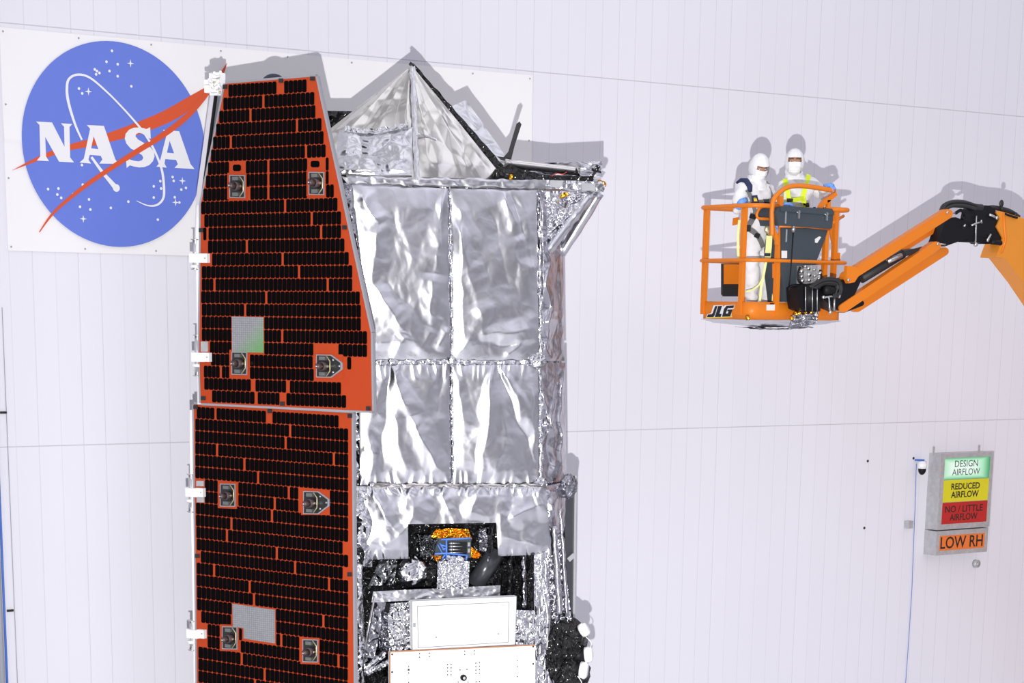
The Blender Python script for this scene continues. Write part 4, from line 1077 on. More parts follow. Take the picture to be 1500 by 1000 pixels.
# top rail: open at the gap right of the middle post (console side)
xm = at(1141, 305, YN).x; xg = at(1209, 313, YN).x
seq = [tr[i] for i in range(6, 24)]      # near-right round to the far-left
A = [Vector((xg, YN, zTR))] + seq + [tr[0], tr[1], tr[2], tr[3], tr[4], tr[5]] + [Vector((xm, YN, zTR))]
mb = MB(); mb.tube(A, RR, 8); mb.build('top_rail', ORG, lift)
mr_ = rail_path(zMR); mb = MB(); mb.tube(mr_ + [mr_[0]], RR * .85, 8, False); mb.build('mid_rail', ORG, lift)
def post(x, y, z0=None, z1=None, r=.027):
    mb = MB(); mb.box(Vector((x, y, ((z0 or zTB + .05) + (z1 or zTR)) / 2)), Vector((r, 0, 0)), Vector((0, r, 0)), Vector((0, 0, ((z1 or zTR) - (z0 or zTB + .05)) / 2)))
    return mb.build('rail_post', ORG, lift)
post(XL + .01, onx(1032, 380, XL).y); post(XL + .01, onx(1087, 380, XL).y)
post(at(1140, 380, YN).x, YN + .01, None, at(1140, 287, YN).z); post(at(1209, 380, YN).x, YN + .01)
post(XR - .01, YFAR - .14); post(XR - .01, YN + .2); post(lerp(XL, XR, .45), YFAR - .01)
# high grab loops (front plane)
def fp(*p, dy=0.0): return [at(x, y, YN + dy) for x, y in p]
mb = MB(); mb.tube(fp(*spline([(1131, 345), (1131, 330), (1131, 305), (1134, 291), (1143, 281), (1153, 274.5), (1165, 272), (1180, 272.5), (1200, 275.5), (1222, 279)], 4), dy=-.03), .028, 10); mb.build('grab_rail', ORG, lift)
mb = MB(); mb.strap(fp(*spline([(1224, 283), (1214, 291), (1206, 297), (1201, 305), (1200, 318)], 5), dy=.0), Vector((0, -1, 0)), .055, .04)
mb.strap(fp((1213, 293), (1213, 312), dy=.0), Vector((0, -1, 0)), .05, .04); mb.build('grab_bracket', ORG, lift)
mb = MB(); mb.tube(fp(*spline([(1119, 302), (1113, 305), (1109, 312), (1109, 317), (1113, 320), (1131, 320.5)], 4), dy=.06), .016, 8); mb.build('latch_loop', ORG, lift)
mb = MB(); mb.tube(fp((1141, 331.5), (1180, 332), (1216, 336), dy=-.06), .013, 6); mb.build('console_bar', ORG, lift)
mb = MB(); mb.strap(fp((1131, 330), (1138, 352), (1138, 358), dy=-.02), Vector((0, -1, 0)), .05, .03); mb.build('grab_bracket', ORG, lift)
mb = MB(); mb.prism(fp((1141, 384), (1143, 384), (1156, 407), (1141, 407), (1133, 407), (1133, 386), dy=.03), Vector((0, .02, 0))); mb.build('gusset_plate', ORG, lift)
# right hand diagonal braces
mb = MB()
mb.tube(fp((1216, 330), (1224, 375), dy=.3), .028, 6); mb.tube(fp((1214, 330), (1236, 316), dy=.2), .018, 6)
mb.each('brace', ORG, lift)
mb = MB(); mb.prism(fp((1221, 370), (1231, 370), (1231, 385), (1221, 385), dy=.25), Vector((0, .03, 0))); mb.build('hinge_plate', ORG, lift)
# side tray box, black and orange, hung on the inside of the far rail
yb = YFAR - .06
def bpn(*p): return [at(x, y, yb) for x, y in p]
mb = MB(); mb.prism(bpn((1058.5, 386), (1092, 386), (1092, 432), (1089, 434), (1061, 434), (1058.5, 431)), Vector((0, .03, 0))); mb.build('gate_panel', RUB, lift)
mb = MB(); mb.prism([p + Vector((0, -.02, 0)) for p in bpn((1060, 387), (1090, 387), (1090, 416), (1060, 416))], Vector((0, .02, 0))); mb.build('gate_plate', ORG, lift)
mb = MB(); mb.prism(fp((1076, 319), (1083, 318), (1083, 328), (1075, 330), dy=.5), Vector((0, .03, 0))); mb.build('gate_latch', ORG, lift)
# console
cy0 = -.10
def cbox(name, poly, dy, th, m, parent=lift):
    mb = MB(); mb.prism([at(x, y, YN + dy) for x, y in poly], Vector((0, th, 0))); return mb.build(name, m, parent)
con = cbox('control_console', ((1137, 310), (1141, 304), (1152, 303), (1216, 308), (1221, 311), (1219, 334), (1216, 335), (1141, 330)), -.10, .42, GREY)
con['label'] = 'grey control box hung on the basket front'
cbox('console_lid', ((1144, 303), (1152, 301.5), (1219, 306), (1222, 312), (1222, 315), (1144, 309)), -.12, .46, GREY, con)
cbox('console_body', ((1145, 331), (1213, 336), (1208, 352), (1197, 380), (1193, 395), (1192, 442), (1150, 442), (1145, 400)), -.04, .30, GREY, con)
mb = MB()
for x, y in ((1170, 314), (1211, 317)):
    mb.box(at(x, y, YN - .12), Vector((.012, 0, 0)), Vector((0, .01, 0)), Vector((0, 0, .045))); mb.tube([at(x - 3, y - 4, YN - .125), at(x, y - 1, YN - .125), at(x + 3, y - 4, YN - .125)], .006, 6)
mb.build('lid_latch', STEEL, con)
mb = MB()
for x, y in ((1151, 318), (1152, 345)): mb.box(at(x, y, YN - .105), Vector((.008, 0, 0)), Vector((0, .004, 0)), Vector((0, 0, .07)))
mb.each('scuff_strip', mat('scuff_grey', (.3, .32, .34), .5), con)
mb = MB()
for x, y in ((1183, 297), (1205, 301), (1193, 303)): mb.cyl(at(x, y + 6, YN + .05), at(x, y, YN + .05), .022, .015, 10)
mb.each('control_knob', BLK, con)
cbox('console_label', ((1145, 367), (1153, 367), (1153, 378), (1145, 378)), -.045, .004, LABELW, con)
cbox('console_label', ((1194, 350), (1200, 346), (1203, 347), (1197, 356), (1194, 355)), -.045, .004, LABELW, con)
mb = MB(); mb.tube(fp((1162, 331), (1162, 337), (1162, 340), dy=-.11), .018, 8); mb.mat(1).tube(fp((1162, 340), (1160, 370), (1158, 400), (1155, 425), dy=-.08), .008, 6)
mb.mat(0).cyl(at(1162, 336, YN - .13), at(1162, 336, YN - .08), .026, .026, 10); mb.build('hose_coupling', [STEEL, BLK], con)
# valve block
vb = cbox('valve_block', ((1178, 389), (1197, 388), (1199, 416), (1177, 416)), -.16, .12, mat('cast_aluminium', (.45, .45, .45), .45, .5, var=.5, vscale=30, bump=.6, bscale=40))
mb = MB()
for x, y, r in ((1173, 397, .022), (1173, 405, .018), (1174, 411, .02), (1183, 393, .02), (1191, 395, .014), (1184, 402, .024), (1184, 410, .02), (1200, 400, .02), (1198, 408, .014), (1178, 390, .014), (1192, 404, .014)):
    c = at(x, y, YN - .17); mb.cyl(c + Vector((0, -.03, 0)), c + Vector((0, .03, 0)), r, r, 10)
mb.each('valve_fitting', STEEL, vb)
mb = MB()
for P_ in (((1172, 391), (1169, 400), (1170, 412), (1180, 418)), ((1201, 395), (1203, 405), (1201, 415), (1193, 420)), ((1156, 425), (1158, 420), (1170, 418), (1190, 416), (1203, 411)), ((1186, 420), (1200, 413), (1212, 409), (1226, 410))):
    mb.tube(fp(*spline(P_, 5), dy=-.17), .012, 6)
mb.each('hydraulic_hose', BLK, vb)
# rotator
rot = empty
mb = MB(); mb.cyl(at(1186, 417, YN - .2), at(1186, 456, YN - .2), .125, .125, 28); ro = mb.build('rotator', BLK, lift)
mb = MB()
for x in (1180, 1190, 1197): mb.cyl(at(x, 420, YN - .335), at(x, 455, YN - .335), .006, .006, 6)
mb.each('rotator_rod', STEEL, ro)
mb = MB(); mb.prism([at(x, y, YN - .25) for x, y in ((1169, 421), (1176, 417), (1178, 455), (1172, 452), (1170, 440))], Vector((0, .2, 0))); mb.build('bracket_plate', BLK, lift)
mb = MB(); mb.prism([at(x, y, YN - .3) for x, y in ((1200, 428), (1210, 420), (1240, 408), (1259, 404), (1261, 412), (1250, 436), (1243, 444), (1232, 456), (1222, 452), (1208, 440), (1200, 440))], Vector((0, .22, 0))); mb.build('pivot_bracket', BLK, lift)
mb = MB()
for q_ in range(5):
    o_ = q_ * 2.3
    mb.tube(fp(*spline([(1186 + o_, 420 + .5 * q_), (1202 + o_ * .6, 410.5 + o_ * .6), (1216, 407 + o_), (1229 - o_ * .5, 411 + o_ * .7), (1233 - o_, 423), (1229 - o_, 436)], 6), dy=-.34 - .015 * (q_ % 2)), .014, 8)
mb.each('hydraulic_hose', RUB, lift)
mb = MB(); mb.cyl(at(1207, 424, YN - .34), at(1226, 426, YN - .30), .05, .05, 16); mb.build('hose_guide', BLK, lift)
mb = MB()
for P_ in (((1205, 436), (1214, 434), (1229, 434)), ((1214, 434), (1215, 450), (1216, 456)), ((1222, 436), (1222, 455))): mb.tube(fp(*P_, dy=-.34), .012, 7)
for x, y in ((1206, 435), (1229, 434), (1216, 457), (1218, 424)): mb.ball(at(x, y, YN - .34), Vector((.022, 0, 0)), Vector((0, .022, 0)), Vector((0, 0, .022)), 10, 6)
mb.each('pin_rod', STEEL, lift)
# amber film wrapped below rotator
mb = MB(); mb.grid(lambda s, t: at(*bil([(1162, 458), (1200, 455), (1196, 474), (1153, 483)], s, t), YN - .12 + .06 * rn((s * 3, t * 3, 2), 1.1)), 50, 34); mb.build('protective_film', FC, lift)
mb = MB()
for x, y, k in ((1166, 459, 1), (1171, 458, 2), (1180, 457, 3), (1188, 456, 5), (1160, 466, 6), (1095, 466, 8)):
    mb.ball(at(x, y, YN - .14), Vector((.022, 0, 0)), Vector((0, .018, 0)), Vector((0, 0, .018)), 12, 8, lambda p, l: l * .010 * rn((l.x, l.y, l.z), 3, k))
mb.each('amber_tape', FG, lift)
cbox('warning_label', ((1123, 446), (1139, 446), (1139, 454.5), (1123, 454.5)), -.006, .004, LABELW, toe)
cbox('warning_strip', ((1128, 443.8), (1134, 443.8), (1134, 445.4), (1128, 445.4)), -.006, .004, SBLK, toe)
# maker's mark on the toe board, on the left face (plane X = XL)
J = lambda a, b: (1010 + a / 10.714, 430 + b / 10.714)
def jl(poly, off): return [onx(*J(a, b), XL - off) for a, b in poly]
mk = MB()
outl = [(378, 183), (522, 180), (527, 205), (560, 180), (708, 175), (700, 230), (672, 250), (662, 300), (655, 368), (520, 372), (380, 375), (258, 380), (280, 322), (340, 305), (355, 250)]
mk.mat(1).add(jl(outl, .005), [list(range(len(outl)))], False)
mk.mat(0)
for poly in ([(402, 195), (440, 193), (392, 345), (375, 366), (272, 368), (288, 325), (350, 322), (365, 300)],
             [(450, 195), (512, 190), (470, 318), (505, 318), (490, 364), (395, 366)],
             [(580, 190), (700, 183), (690, 225), (600, 228), (570, 312), (600, 312), (612, 275), (590, 275), (598, 250), (676, 246), (640, 358), (510, 362), (540, 240)]):
    mk.add(jl(poly, .008), [list(range(len(poly)))], False)
mk.mat(2).add(jl([(258, 372), (520, 365), (668, 352), (672, 366), (520, 378), (256, 386)], .006), [list(range(6))], False)
o = mk.build('maker_mark', [SBLK, PWHT, YEL], toe); o['label'] = 'slanted black letters JLG with white outline'
# boom arms
YB = YN - .22
def bpoly(name, poly, dy, th, m, parent=lift):
    mb = MB(); mb.prism([at(x, y, YB + dy) for x, y in poly], Vector((0, th, 0))); o = mb.build(name, m, parent)
    return o
def arm(name, a, b, w, dy, th, m=ORG, groove=True, parent=lift):
    (x0, y0), (x1, y1) = a, b; L = math.hypot(x1 - x0, y1 - y0); dx, dy_ = (x1 - x0) / L, (y1 - y0) / L; nx, ny = -dy_, dx; h = w / 2
    pts = []
    for k in range(7): t = PI / 2 + PI * k / 6; pts.append((x0 + h * (math.cos(t) * dx + math.sin(t) * nx) , y0 + h * (math.cos(t) * dy_ + math.sin(t) * ny)))
    for k in range(7): t = -PI / 2 + PI * k / 6; pts.append((x1 + h * (math.cos(t) * dx + math.sin(t) * nx), y1 + h * (math.cos(t) * dy_ + math.sin(t) * ny)))
    o = bpoly(name, pts, dy, th, m, parent)
    return o
ua = arm('upper_arm', (1244, 405), (1389, 313), 14, -.10, .09)
arm('arm_plate', (1262, 404), (1379, 330), 8, .13, .07, mat('lift_orange_shade', (.80, .20, .012), .4), parent=ua)
la = arm('lower_arm', (1236, 451), (1372, 360), 13, -.10, .09)
arm('arm_plate', (1256, 451), (1384, 368), 12, .15, .07, parent=la)
arm('cover_strip', (1262, 387), (1376, 314), 2.2, -.02, .06, BLK, parent=ua)
bpoly('arm_end_plate', ((1241, 389), (1258, 391), (1262, 398), (1252, 413), (1243, 415), (1240, 409)), -.14, .05, ORG)
cyl_ = MB(); cyl_.cyl(at(1262, 408, YB), at(1322, 372, YB), .055, .055, 16); cyl_.cyl(at(1320, 373, YB), at(1354, 364, YB), .032, .032, 12); cyl_.mat(1).cyl(at(1300, 383, YB - .06), at(1320, 374, YB - .06), .03, .03, 8); cyl_.build('hydraulic_cylinder', [RUB, STEEL], lift)
bpoly('hose_cover', ((1318, 372), (1330, 366), (1342, 364), (1350, 367), (1340, 372), (1325, 375)), -.05, .12, RUB)
arm('lower_tube', (1236, 454), (1262, 444), 8, .1, .08, BLK)
# knuckle
kn = bpoly('knuckle', ((1386, 320), (1400, 318), (1420, 325), (1424, 306), (1432, 300), (1450, 301), (1462, 312), (1466, 322), (1462, 334), (1467, 344), (1468, 352), (1463, 357), (1437, 357), (1434, 355), (1418, 354), (1418, 349), (1392, 358), (1384, 361), (1374, 355)), .0, .16, BLK)
mb = MB(); mb.tube([at(x, y, YB + .02) for x, y in spline([(1380, 312), (1383, 303), (1394, 298), (1412, 298), (1428, 303), (1438, 304)], 5)], .040, 10)
mb.tube([at(x, y, YB - .03) for x, y in spline([(1382, 315), (1386, 306), (1397, 301), (1414, 301.5), (1430, 306)], 5)], .022, 8)
mb.tube([at(x, y, YB - .01) for x, y in spline([(1381, 311), (1385, 300.5), (1396, 296), (1414, 296.5), (1430, 301)], 5)], .02, 8)
mb.tube([at(x, y, YB + .09) for x, y in spline([(1395, 300), (1420, 302), (1440, 306), (1455, 304), (1478, 309), (1492, 318)], 5)], .030, 8); mb.each('hose_loop', RUB, lift)
mb = MB(); mb.tube([at(x, y, YB - .02) for x, y in spline([(1400, 312), (1408, 308), (1414, 316), (1410, 320)], 5)], .02, 7); mb.tube([at(x, y, YB - .04) for x, y in spline([(1472, 313), (1480, 316), (1490, 319)], 5)], .014, 7); mb.each('thin_hose', BLK, lift)
mb = MB()
mb.cyl(at(1430, 316, YB - .02), at(1429, 356, YB - .02), .011, .011, 8); mb.tube([at(x, y, YB - .03) for x, y in ((1423, 330), (1430, 327), (1438, 325))], .012, 8)
mb.cyl(at(1437, 322, YB - .03), at(1438, 327, YB - .03), .012, .012, 8); mb.tube([at(x, y, YB - .03) for x, y in ((1412, 329), (1413, 331))], .02, 8); mb.ball(at(1429, 358, YB - .02), Vector((.028, 0, 0)), Vector((0, .028, 0)), Vector((0, 0, .028)), 10, 8)
for a, b in (((1449, 314), (1460, 319)), ((1451, 343), (1447, 351))):
    mb.cyl(at(*a, YB - .03), at(*b, YB - .03), .016, .016, 8); mb.ball(at(*b, YB - .035), Vector((.024, 0, 0)), Vector((0, .02, 0)), Vector((0, 0, .024)), 8, 6)
mb.ball(at(1388, 311, YB - .11), Vector((.02, 0, 0)), Vector((0, .012, 0)), Vector((0, 0, .02)), 10, 8); mb.ball(at(1374, 357, YB - .11), Vector((.02, 0, 0)), Vector((0, .012, 0)), Vector((0, 0, .02)), 10, 8); mb.ball(at(1243, 410, YB - .16), Vector((.02, 0, 0)), Vector((0, .012, 0)), Vector((0, 0, .02)), 10, 8)
mb.cyl(at(1392, 312, YB - .08), at(1399, 312, YB - .08), .008, .008, 6); mb.cyl(at(1376, 357, YB - .08), at(1385, 358, YB - .08), .010, .010, 6)
mb.each('pin', STEEL, lift)
mb = MB(); mb.ball(at(1467, 298, YB + .05), Vector((.035, 0, 0)), Vector((0, .02, 0)), Vector((0, 0, .045)), 14, 9); mb.cyl(at(1467, 302, YB + .05), at(1468, 310, YB + .05), .012, .012, 8)
mb.ball(at(1488, 315, YB + .05), Vector((.03, 0, 0)), Vector((0, .02, 0)), Vector((0, 0, .035)), 12, 8); mb.each('guide_roller', RUB, lift)
mb = MB(); mb.cyl(at(1452, 354, YB - .08), at(1466, 356, YB - .08), .03, .03, 10); mb.build('stub_cylinder', BLK, lift)
# main boom going down to the machine outside the frame
mbm = bpoly('main_boom', ((1459, 310), (1464, 309), (1472, 311), (1500, 320), (1545, 338), (1990, 1000), (1925, 1045), (1500, 414), (1472, 378), (1459, 377), (1461, 370), (1469, 349), (1466, 343), (1460, 332), (1465, 320)), -.02, .26, mat('boom_amber', (.74, .26, .02), .42, var=.03))
mb = MB(); mb.tube([at(x, y, YB - .025) for x, y in ((1470, 312), (1471, 330), (1473, 352), (1467, 370))], .016, 8); mb.build('weld_seam', ORG, mbm)
# chassis out of frame
bc = at(1960, 1020, YB); bc.z = 0
mb = MB(); mb.box(Vector((bc.x + .4, YB + .1, 1.35)), Vector((1.3, 0, 0)), Vector((0, .8, 0)), Vector((0, 0, .75))); mb.box(Vector((bc.x + .3, YB + .1, .5)), Vector((1.7, 0, 0)), Vector((0, .9, 0)), Vector((0, 0, .18))); mb.build('chassis', ORG, lift)
mb = MB()
for sx in (-1.2, 1.8):
    for sy in (-.85, 1.05): c = Vector((bc.x + sx, YB + sy, .45)); mb.cyl(c + Vector((0, -.15, 0)), c + Vector((0, .15, 0)), .45, .45, 28)
mb.each('wheel', RUB, lift)

# ================================================================== PEOPLE
def skin_obj(name, joints, edges, m, parent, levels=2, wr=.0, ws=6, seed=0, origin=None):
    """joints: {key:(Vector, radius or (rx,ry))}; first key is the root"""
    keys = list(joints); me = bpy.data.meshes.new(name)
    o0 = origin
    me.from_pydata([joints[k][0] - o0 for k in keys], [(keys.index(a), keys.index(b)) for a, b in edges], [])
    o = bpy.data.objects.new(name, me); C.objects.link(o)
    sk = o.modifiers.new('s', 'SKIN'); sk.use_smooth_shade = True
    for i, k in enumerate(keys):
        r = joints[k][1]; me.skin_vertices[0].data[i].radius = (r, r) if not isinstance(r, tuple) else r
        me.skin_vertices[0].data[i].use_root = (i == 0)
    sb = o.modifiers.new('b', 'SUBSURF'); sb.levels = levels; sb.render_levels = levels
    bpy.context.view_layer.update(); dg = bpy.context.evaluated_depsgraph_get()
    nm = bpy.data.meshes.new_from_object(o.evaluated_get(dg)); bpy.data.objects.remove(o)
    for v in nm.vertices:
        if wr:
            p = v.co; q = p * ws
            v.co = p + v.normal * wr * (1 - 2.6 * abs(noise.noise(Vector((q.x, q.y, q.z * 1.6 + seed)))))
    for p in nm.polygons: p.use_smooth = True
    nm.materials.clear(); nm.materials.append(m)
    o = bpy.data.objects.new(name, nm); C.objects.link(o); ROOTLOC[o.name] = o0
    o.parent = parent; o.location = o0 - wloc(parent); return o
def head(root, c, yaw, pitch, seed, o0, roll=0, HS=1.16):
    Rm = Matrix.Rotation(yaw, 3, 'Z') @ Matrix.Rotation(pitch, 3, 'X') @ Matrix.Rotation(roll, 3, 'Y')   # face looks along -Y before rotation
    def L(x, y, z_): return c + Rm @ Vector((x, y, z_)) * HS
    X, Y_, Z_ = Rm @ Vector((HS, 0, 0)), Rm @ Vector((0, HS, 0)), Rm @ Vector((0, 0, HS))
    mb = MB()
    def fc(p, l):
        q = Vector((0, 0, 0))
        if l.y < 0:
            q += Y_ * .012 * max(0, -l.z) ; 
            if abs(l.x) < .22 and -.45 < l.z < .1: q += Y_ * -.022 * (1 - abs(l.x) / .22) * (1 - abs(l.z + .2) / .35 if abs(l.z + .2) < .35 else 0)
            if abs(abs(l.x) - .36) < .2 and abs(l.z - .1) < .14: q += Y_ * .008
        if l.z < 0: q -= X * l.x * .022 * -l.z
        return q
    mb.ball(c, X * .076, Y_ * .096, Z_ * .118, 28, 20, fc)
    face = mb.build('face', SKIN, root)
    e = MB()
    for s in (-1, 1):
        e.mat(0).ball(L(.031 * s, -.083, .014), X * .014, Y_ * .008, Z_ * .0055, 12, 8)
        e.mat(1).ball(L(.031 * s, -.0885, .013), X * .0065, Y_ * .004, Z_ * .005, 10, 6)
    e.build('eye', [WHT, HAIR], face)
    b = MB()
    for s in (-1, 1): b.tube([L(.013 * s, -.093, .033), L(.032 * s, -.091, .040), L(.052 * s, -.078, .034)], [.004, .005, .003], 6)
    b.each('eyebrow', HAIR, face)
    # hood: shell open round the eyes
    def hood_pt(th, ph, k=1.0):
        l = Vector((math.sin(th) * math.sin(ph), -math.sin(th) * math.cos(ph), math.cos(th)))
        rx_, ry_, rz_ = .098, .116, .137
        p = Vector((l.x * rx_, l.y * ry_, l.z * rz_))
        if l.z < 0: p.x *= 1 - .10 * l.z * l.z; p.y += .0
        w = .004 * (1 - 2.2 * abs(noise.noise(l * 3.2 + Vector((seed, 0, 0)))))
        return L(*(p * (k + w * 6)))
    mb = MB(); n1, n2 = 48, 36
    def inface(s, t):
        th = PI * t; ph = (s - .5) * 2 * PI; z_ = math.cos(th) * .137; x_ = math.sin(th) * math.sin(ph) * .098
        return abs(ph) < 1.25 and abs(x_) < .068 and -.10 < z_ < .048 - .2 * max(0, abs(x_) - .05)
    mb.grid(lambda s, t: hood_pt(PI * t, (s - .5) * 2 * PI), n1, n2, inface); mb.grid(lambda s, t: hood_pt(PI * t, (s - .5) * 2 * PI, .955), n1, n2, inface)
    mb.build('hood', SUIT, root)
    # mask: curved patch with pleats
    mb = MB()
    def mk(s, t):
        a = (s - .5) * 2.1; zz = lerp(.004, -.098, t); bulge = math.sin(PI * min(1, t * 1.1)) * .018 + (.012 * (1 - abs(s - .5) * 4) if abs(s - .5) < .25 and t < .5 else 0)
        sh = 1 - .25 * t * t
        return L(math.sin(a) * .083 * sh, -math.cos(a) * (.100) * (1 - .10 * t) - bulge * math.cos(a) - .002 * math.sin(t * 18), zz)
    mb.grid(mk, 22, 18); mb.grid(lambda s, t: mk(s, t) + Y_ * .003, 22, 18); mk_o = mb.build('face_mask', MASKM, root)
    return L
def hand(root, c, dirf, pal, nm, curl=1.0):
    """glove: c wrist, dirf direction of fingers, pal direction the palm faces"""
    d = dirf.normalized(); p = (pal - d * pal.dot(d)).normalized(); s = d.cross(p)
    mb = MB(); mb.tube([c - d * .03, c, c + d * .05, c + d * .09], [.032, .036, .045, .038], 12, flat=.95)
    mb.ball(c + d * .05, s * .046, d * .05, p * .022, 14, 8)
    for i, (o_, ln) in enumerate(((-.033, .072), (-.011, .082), (.011, .077), (.033, .060))):
        k = c + d * .085 + s * o_; a1 = k + (d * .8 + p * .55 * curl).normalized() * ln * .42; a2 = a1 + (d * .1 + p * 1.0 * curl).normalized() * ln * .33; a3 = a2 + (d * -.6 + p * .8 * curl).normalized() * ln * .25
        mb.tube([k - d * .02, k, a1, a2, a3], [.010, .0115, .0105, .0095, .007], 8)
    k = c + d * .03 - s * .040; mb.tube([k, k - s * .022 + d * .02 + p * .015, k - s * .018 + d * .045 + p * .035, k + d * .06 + p * .05 - s * .008], [.014, .013, .011, .008], 8)
    return mb.build('glove', GLOVE, root)
UPV = Vector((0, 0, 1))
def person(label, hc, hyaw, hpitch, J_, edges, o0, seed, hands, neck):
    root = empty('person', o0, label, 'person')
    skin_obj('coverall', J_, edges, SUIT, root, 3, .015, 7, seed, o0)
    # hood collar flowing over the shoulders
    top, base = neck
    mb = MB()
    def col(s, t):
        a = 2 * PI * s; r = lerp(.094, .165, t ** 1.4); c = top.lerp(base, t)
        return c + Vector((math.cos(a) * r * 1.05, math.sin(a) * r * .9, 0)) + Vector((math.cos(a), math.sin(a), 0)) * .010 * noise.noise(Vector((math.cos(a) * 3, math.sin(a) * 3, t * 6 + seed))) * 2
    mb.grid(col, 32, 14); mb.build('hood_collar', SUIT, root)
    L = head(root, hc, hyaw, hpitch, seed, o0)
    # body under the suit
    nb = MB(); nb.tube([base, top, hc + Vector((0, 0, -.06))], [.06, .055, .05], 14); nb.build('neck', SKIN, root)
    for h in hands: hand(root, *h)
    # boots covered in white
    for k in ('anL', 'anR'):
        p = J_[k][0]; f = Vector((math.sin(hyaw), -math.cos(hyaw), 0)); b = MB()
        b.tube([p + f * -.07 + UPV * -.02, p + UPV * -.01, p + f * .09 + UPV * -.045, p + f * .17 + UPV * -.05], [.05, .062, .048, .036], 14); b.build('shoe_cover', SUIT, root)
    return root
def pj(px, py, dy=0.0): return at(px, py, YM + dy)
zf = zFL + .085
def foot_(x, dy): p = pj(x, 440, dy); return Vector((p.x, p.y, zf))
# --- first worker
D1 = -.10
hc1 = pj(1112, 245.5, D1 - .06)
J1 = {'pel': (pj(1109, 343, D1), (.165, .13)), 'wa': (pj(1107.5, 322, D1), (.155, .12)), 'ch': (pj(1106, 298, D1), (.175, .135)), 'sp': (pj(1106, 278, D1), (.15, .11)), 'nk': (pj(1109, 271, D1), .07),
      'shL': (pj(1087, 276.5, D1), .10), 'elL': (pj(1079.5, 310, D1 + .0), .068), 'wrL': (pj(1081, 305.5, YN - YM + .17), .050), 'wrL2': (pj(1084.5, 302, YN - YM + .10), .040),
      'shR': (pj(1125, 280, D1), .09), 'elR': (pj(1133, 312, D1 - .02), .066), 'wrR': (pj(1130, 326, D1 - .25), .045),
      'hiL': (pj(1101, 357, D1), .115), 'knL': (foot_(1102, D1).lerp(pj(1100, 357, D1), .50), .092), 'anL': (foot_(1102, D1), .068),
      'hiR': (pj(1119, 357, D1), .115), 'knR': (foot_(1124, D1).lerp(pj(1121, 357, D1), .50) + Vector((0, -.03, 0)), .092), 'anR': (foot_(1124, D1), .068)}
ED = [('pel', 'wa'), ('wa', 'ch'), ('ch', 'sp'), ('sp', 'nk'), ('sp', 'shL'), ('shL', 'elL'), ('elL', 'wrL'), ('sp', 'shR'), ('shR', 'elR'), ('elR', 'wrR'), ('pel', 'hiL'), ('hiL', 'knL'), ('knL', 'anL'), ('pel', 'hiR'), ('hiR', 'knR'), ('knR', 'anR')]
cyaw = -math.radians(34.7)     # turn towards the camera
wl1 = onx(1087, 302, XL) 
h1 = Vector((XL + .0, onx(1087, 303, XL).y, zTR + .02))
J1['wrL'] = (h1 + Vector((.09, .05, .03)), .050); del J1['wrL2']
p1 = person('worker in white coverall and dark harness looking down, hand on basket rail, left one', hc1, cyaw + .38, .42, J1, ED, Vector((hc1.x, YM, zFL)), 1.0,
            [(h1 + Vector((.055, .03, .035)), Vector((-1, -.2, -.45)), Vector((-.3, 0, -1)), 'L'), (J1['wrR'][0] + Vector((-.0, -.03, -.02)), Vector((.2, -1, -.6)), Vector((0, .2, -1)), 'R')],
            (hc1 + Vector((-.01, .035, -.085)), pj(1107.5, 280, D1)))
def hs(root, name, pts, w, m, t=.008, nrm=None, parent=None):
    mb = MB(); mb.strap(pts, nrm or Vector((-.5, -.85, 0)), w, t); return mb.build(name, m, parent or root)
VF = (EYE - hc1).normalized()
def fr1(x, y, d=.16): return pj(x, y, D1 - d)
nv = Vector((-.57, -.82, 0))
hr1 = hs(p1, 'harness', [fr1(1092, 276, .06), fr1(1096, 280, .13), fr1(1101, 291, .18), fr1(1104, 300, .19), fr1(1106, 310, .18), fr1(1104, 320, .17)], .045, WEB, nrm=nv)
hs(p1, 'harness_strap', [fr1(1122, 266, .03), fr1(1126, 275, .10), fr1(1131, 287, .14), fr1(1133, 296, .14)], .035, WEB, nrm=nv, parent=hr1)
hs(p1, 'chest_strap', [fr1(1103, 296, .19), fr1(1112, 296.5, .20), fr1(1120, 296, .19), fr1(1130, 294, .15)], .055, WEB, nrm=nv, parent=hr1)
mb = MB(); mb.prism([fr1(*p) - nv * -.0 for p in ((1100.5, 287, .20), (1109, 286, .20), (1112, 298, .21), (1102, 299, .21))], nv * .02); mb.build('chest_pad', NAVY, hr1)
mb = MB(); mb.prism([fr1(*p) + nv * .022 for p in ((1104, 295, .21), (1103.5, 289.5, .21), (1105, 291.5, .21), (1105.5, 288, .21), (1106.5, 291.5, .21), (1108, 290, .21), (1109, 295, .21))], nv * .004); mb.build('pad_mark', YEL, hr1)
mb = MB(); mb.tube([fr1(1080, 268, -.03), fr1(1086, 264, .02), fr1(1093, 264.5, .07), fr1(1098, 272, .13), fr1(1099, 280, .16)], [.018, .026, .03, .028, .018], 10, flat=1.5); mb.build('shoulder_pad', NAVY, hr1)
mb = MB(); mb.box(fr1(1122, 296, .20), Vector((.03, -.02, 0)), nv * .008, Vector((0, 0, .032))); mb.box(fr1(1103, 317, .19), Vector((.03, -.02, -.01)), nv * .008, Vector((.01, 0, .025))); mb.box(fr1(1094.5, 334, .20), Vector((.035, -.02, 0)), nv * .01, Vector((0, 0, .035))); mb.box(fr1(1109, 345, .20), Vector((.02, -.02, -.01)), nv * .01, Vector((.01, 0, .025)))
mb.each('buckle', BLK, hr1)
hs(p1, 'thigh_strap', [fr1(1104, 318, .18), fr1(1099, 327, .19), fr1(1093, 336, .18), fr1(1090, 340, .14)], .06, WEB, nrm=nv, parent=hr1)
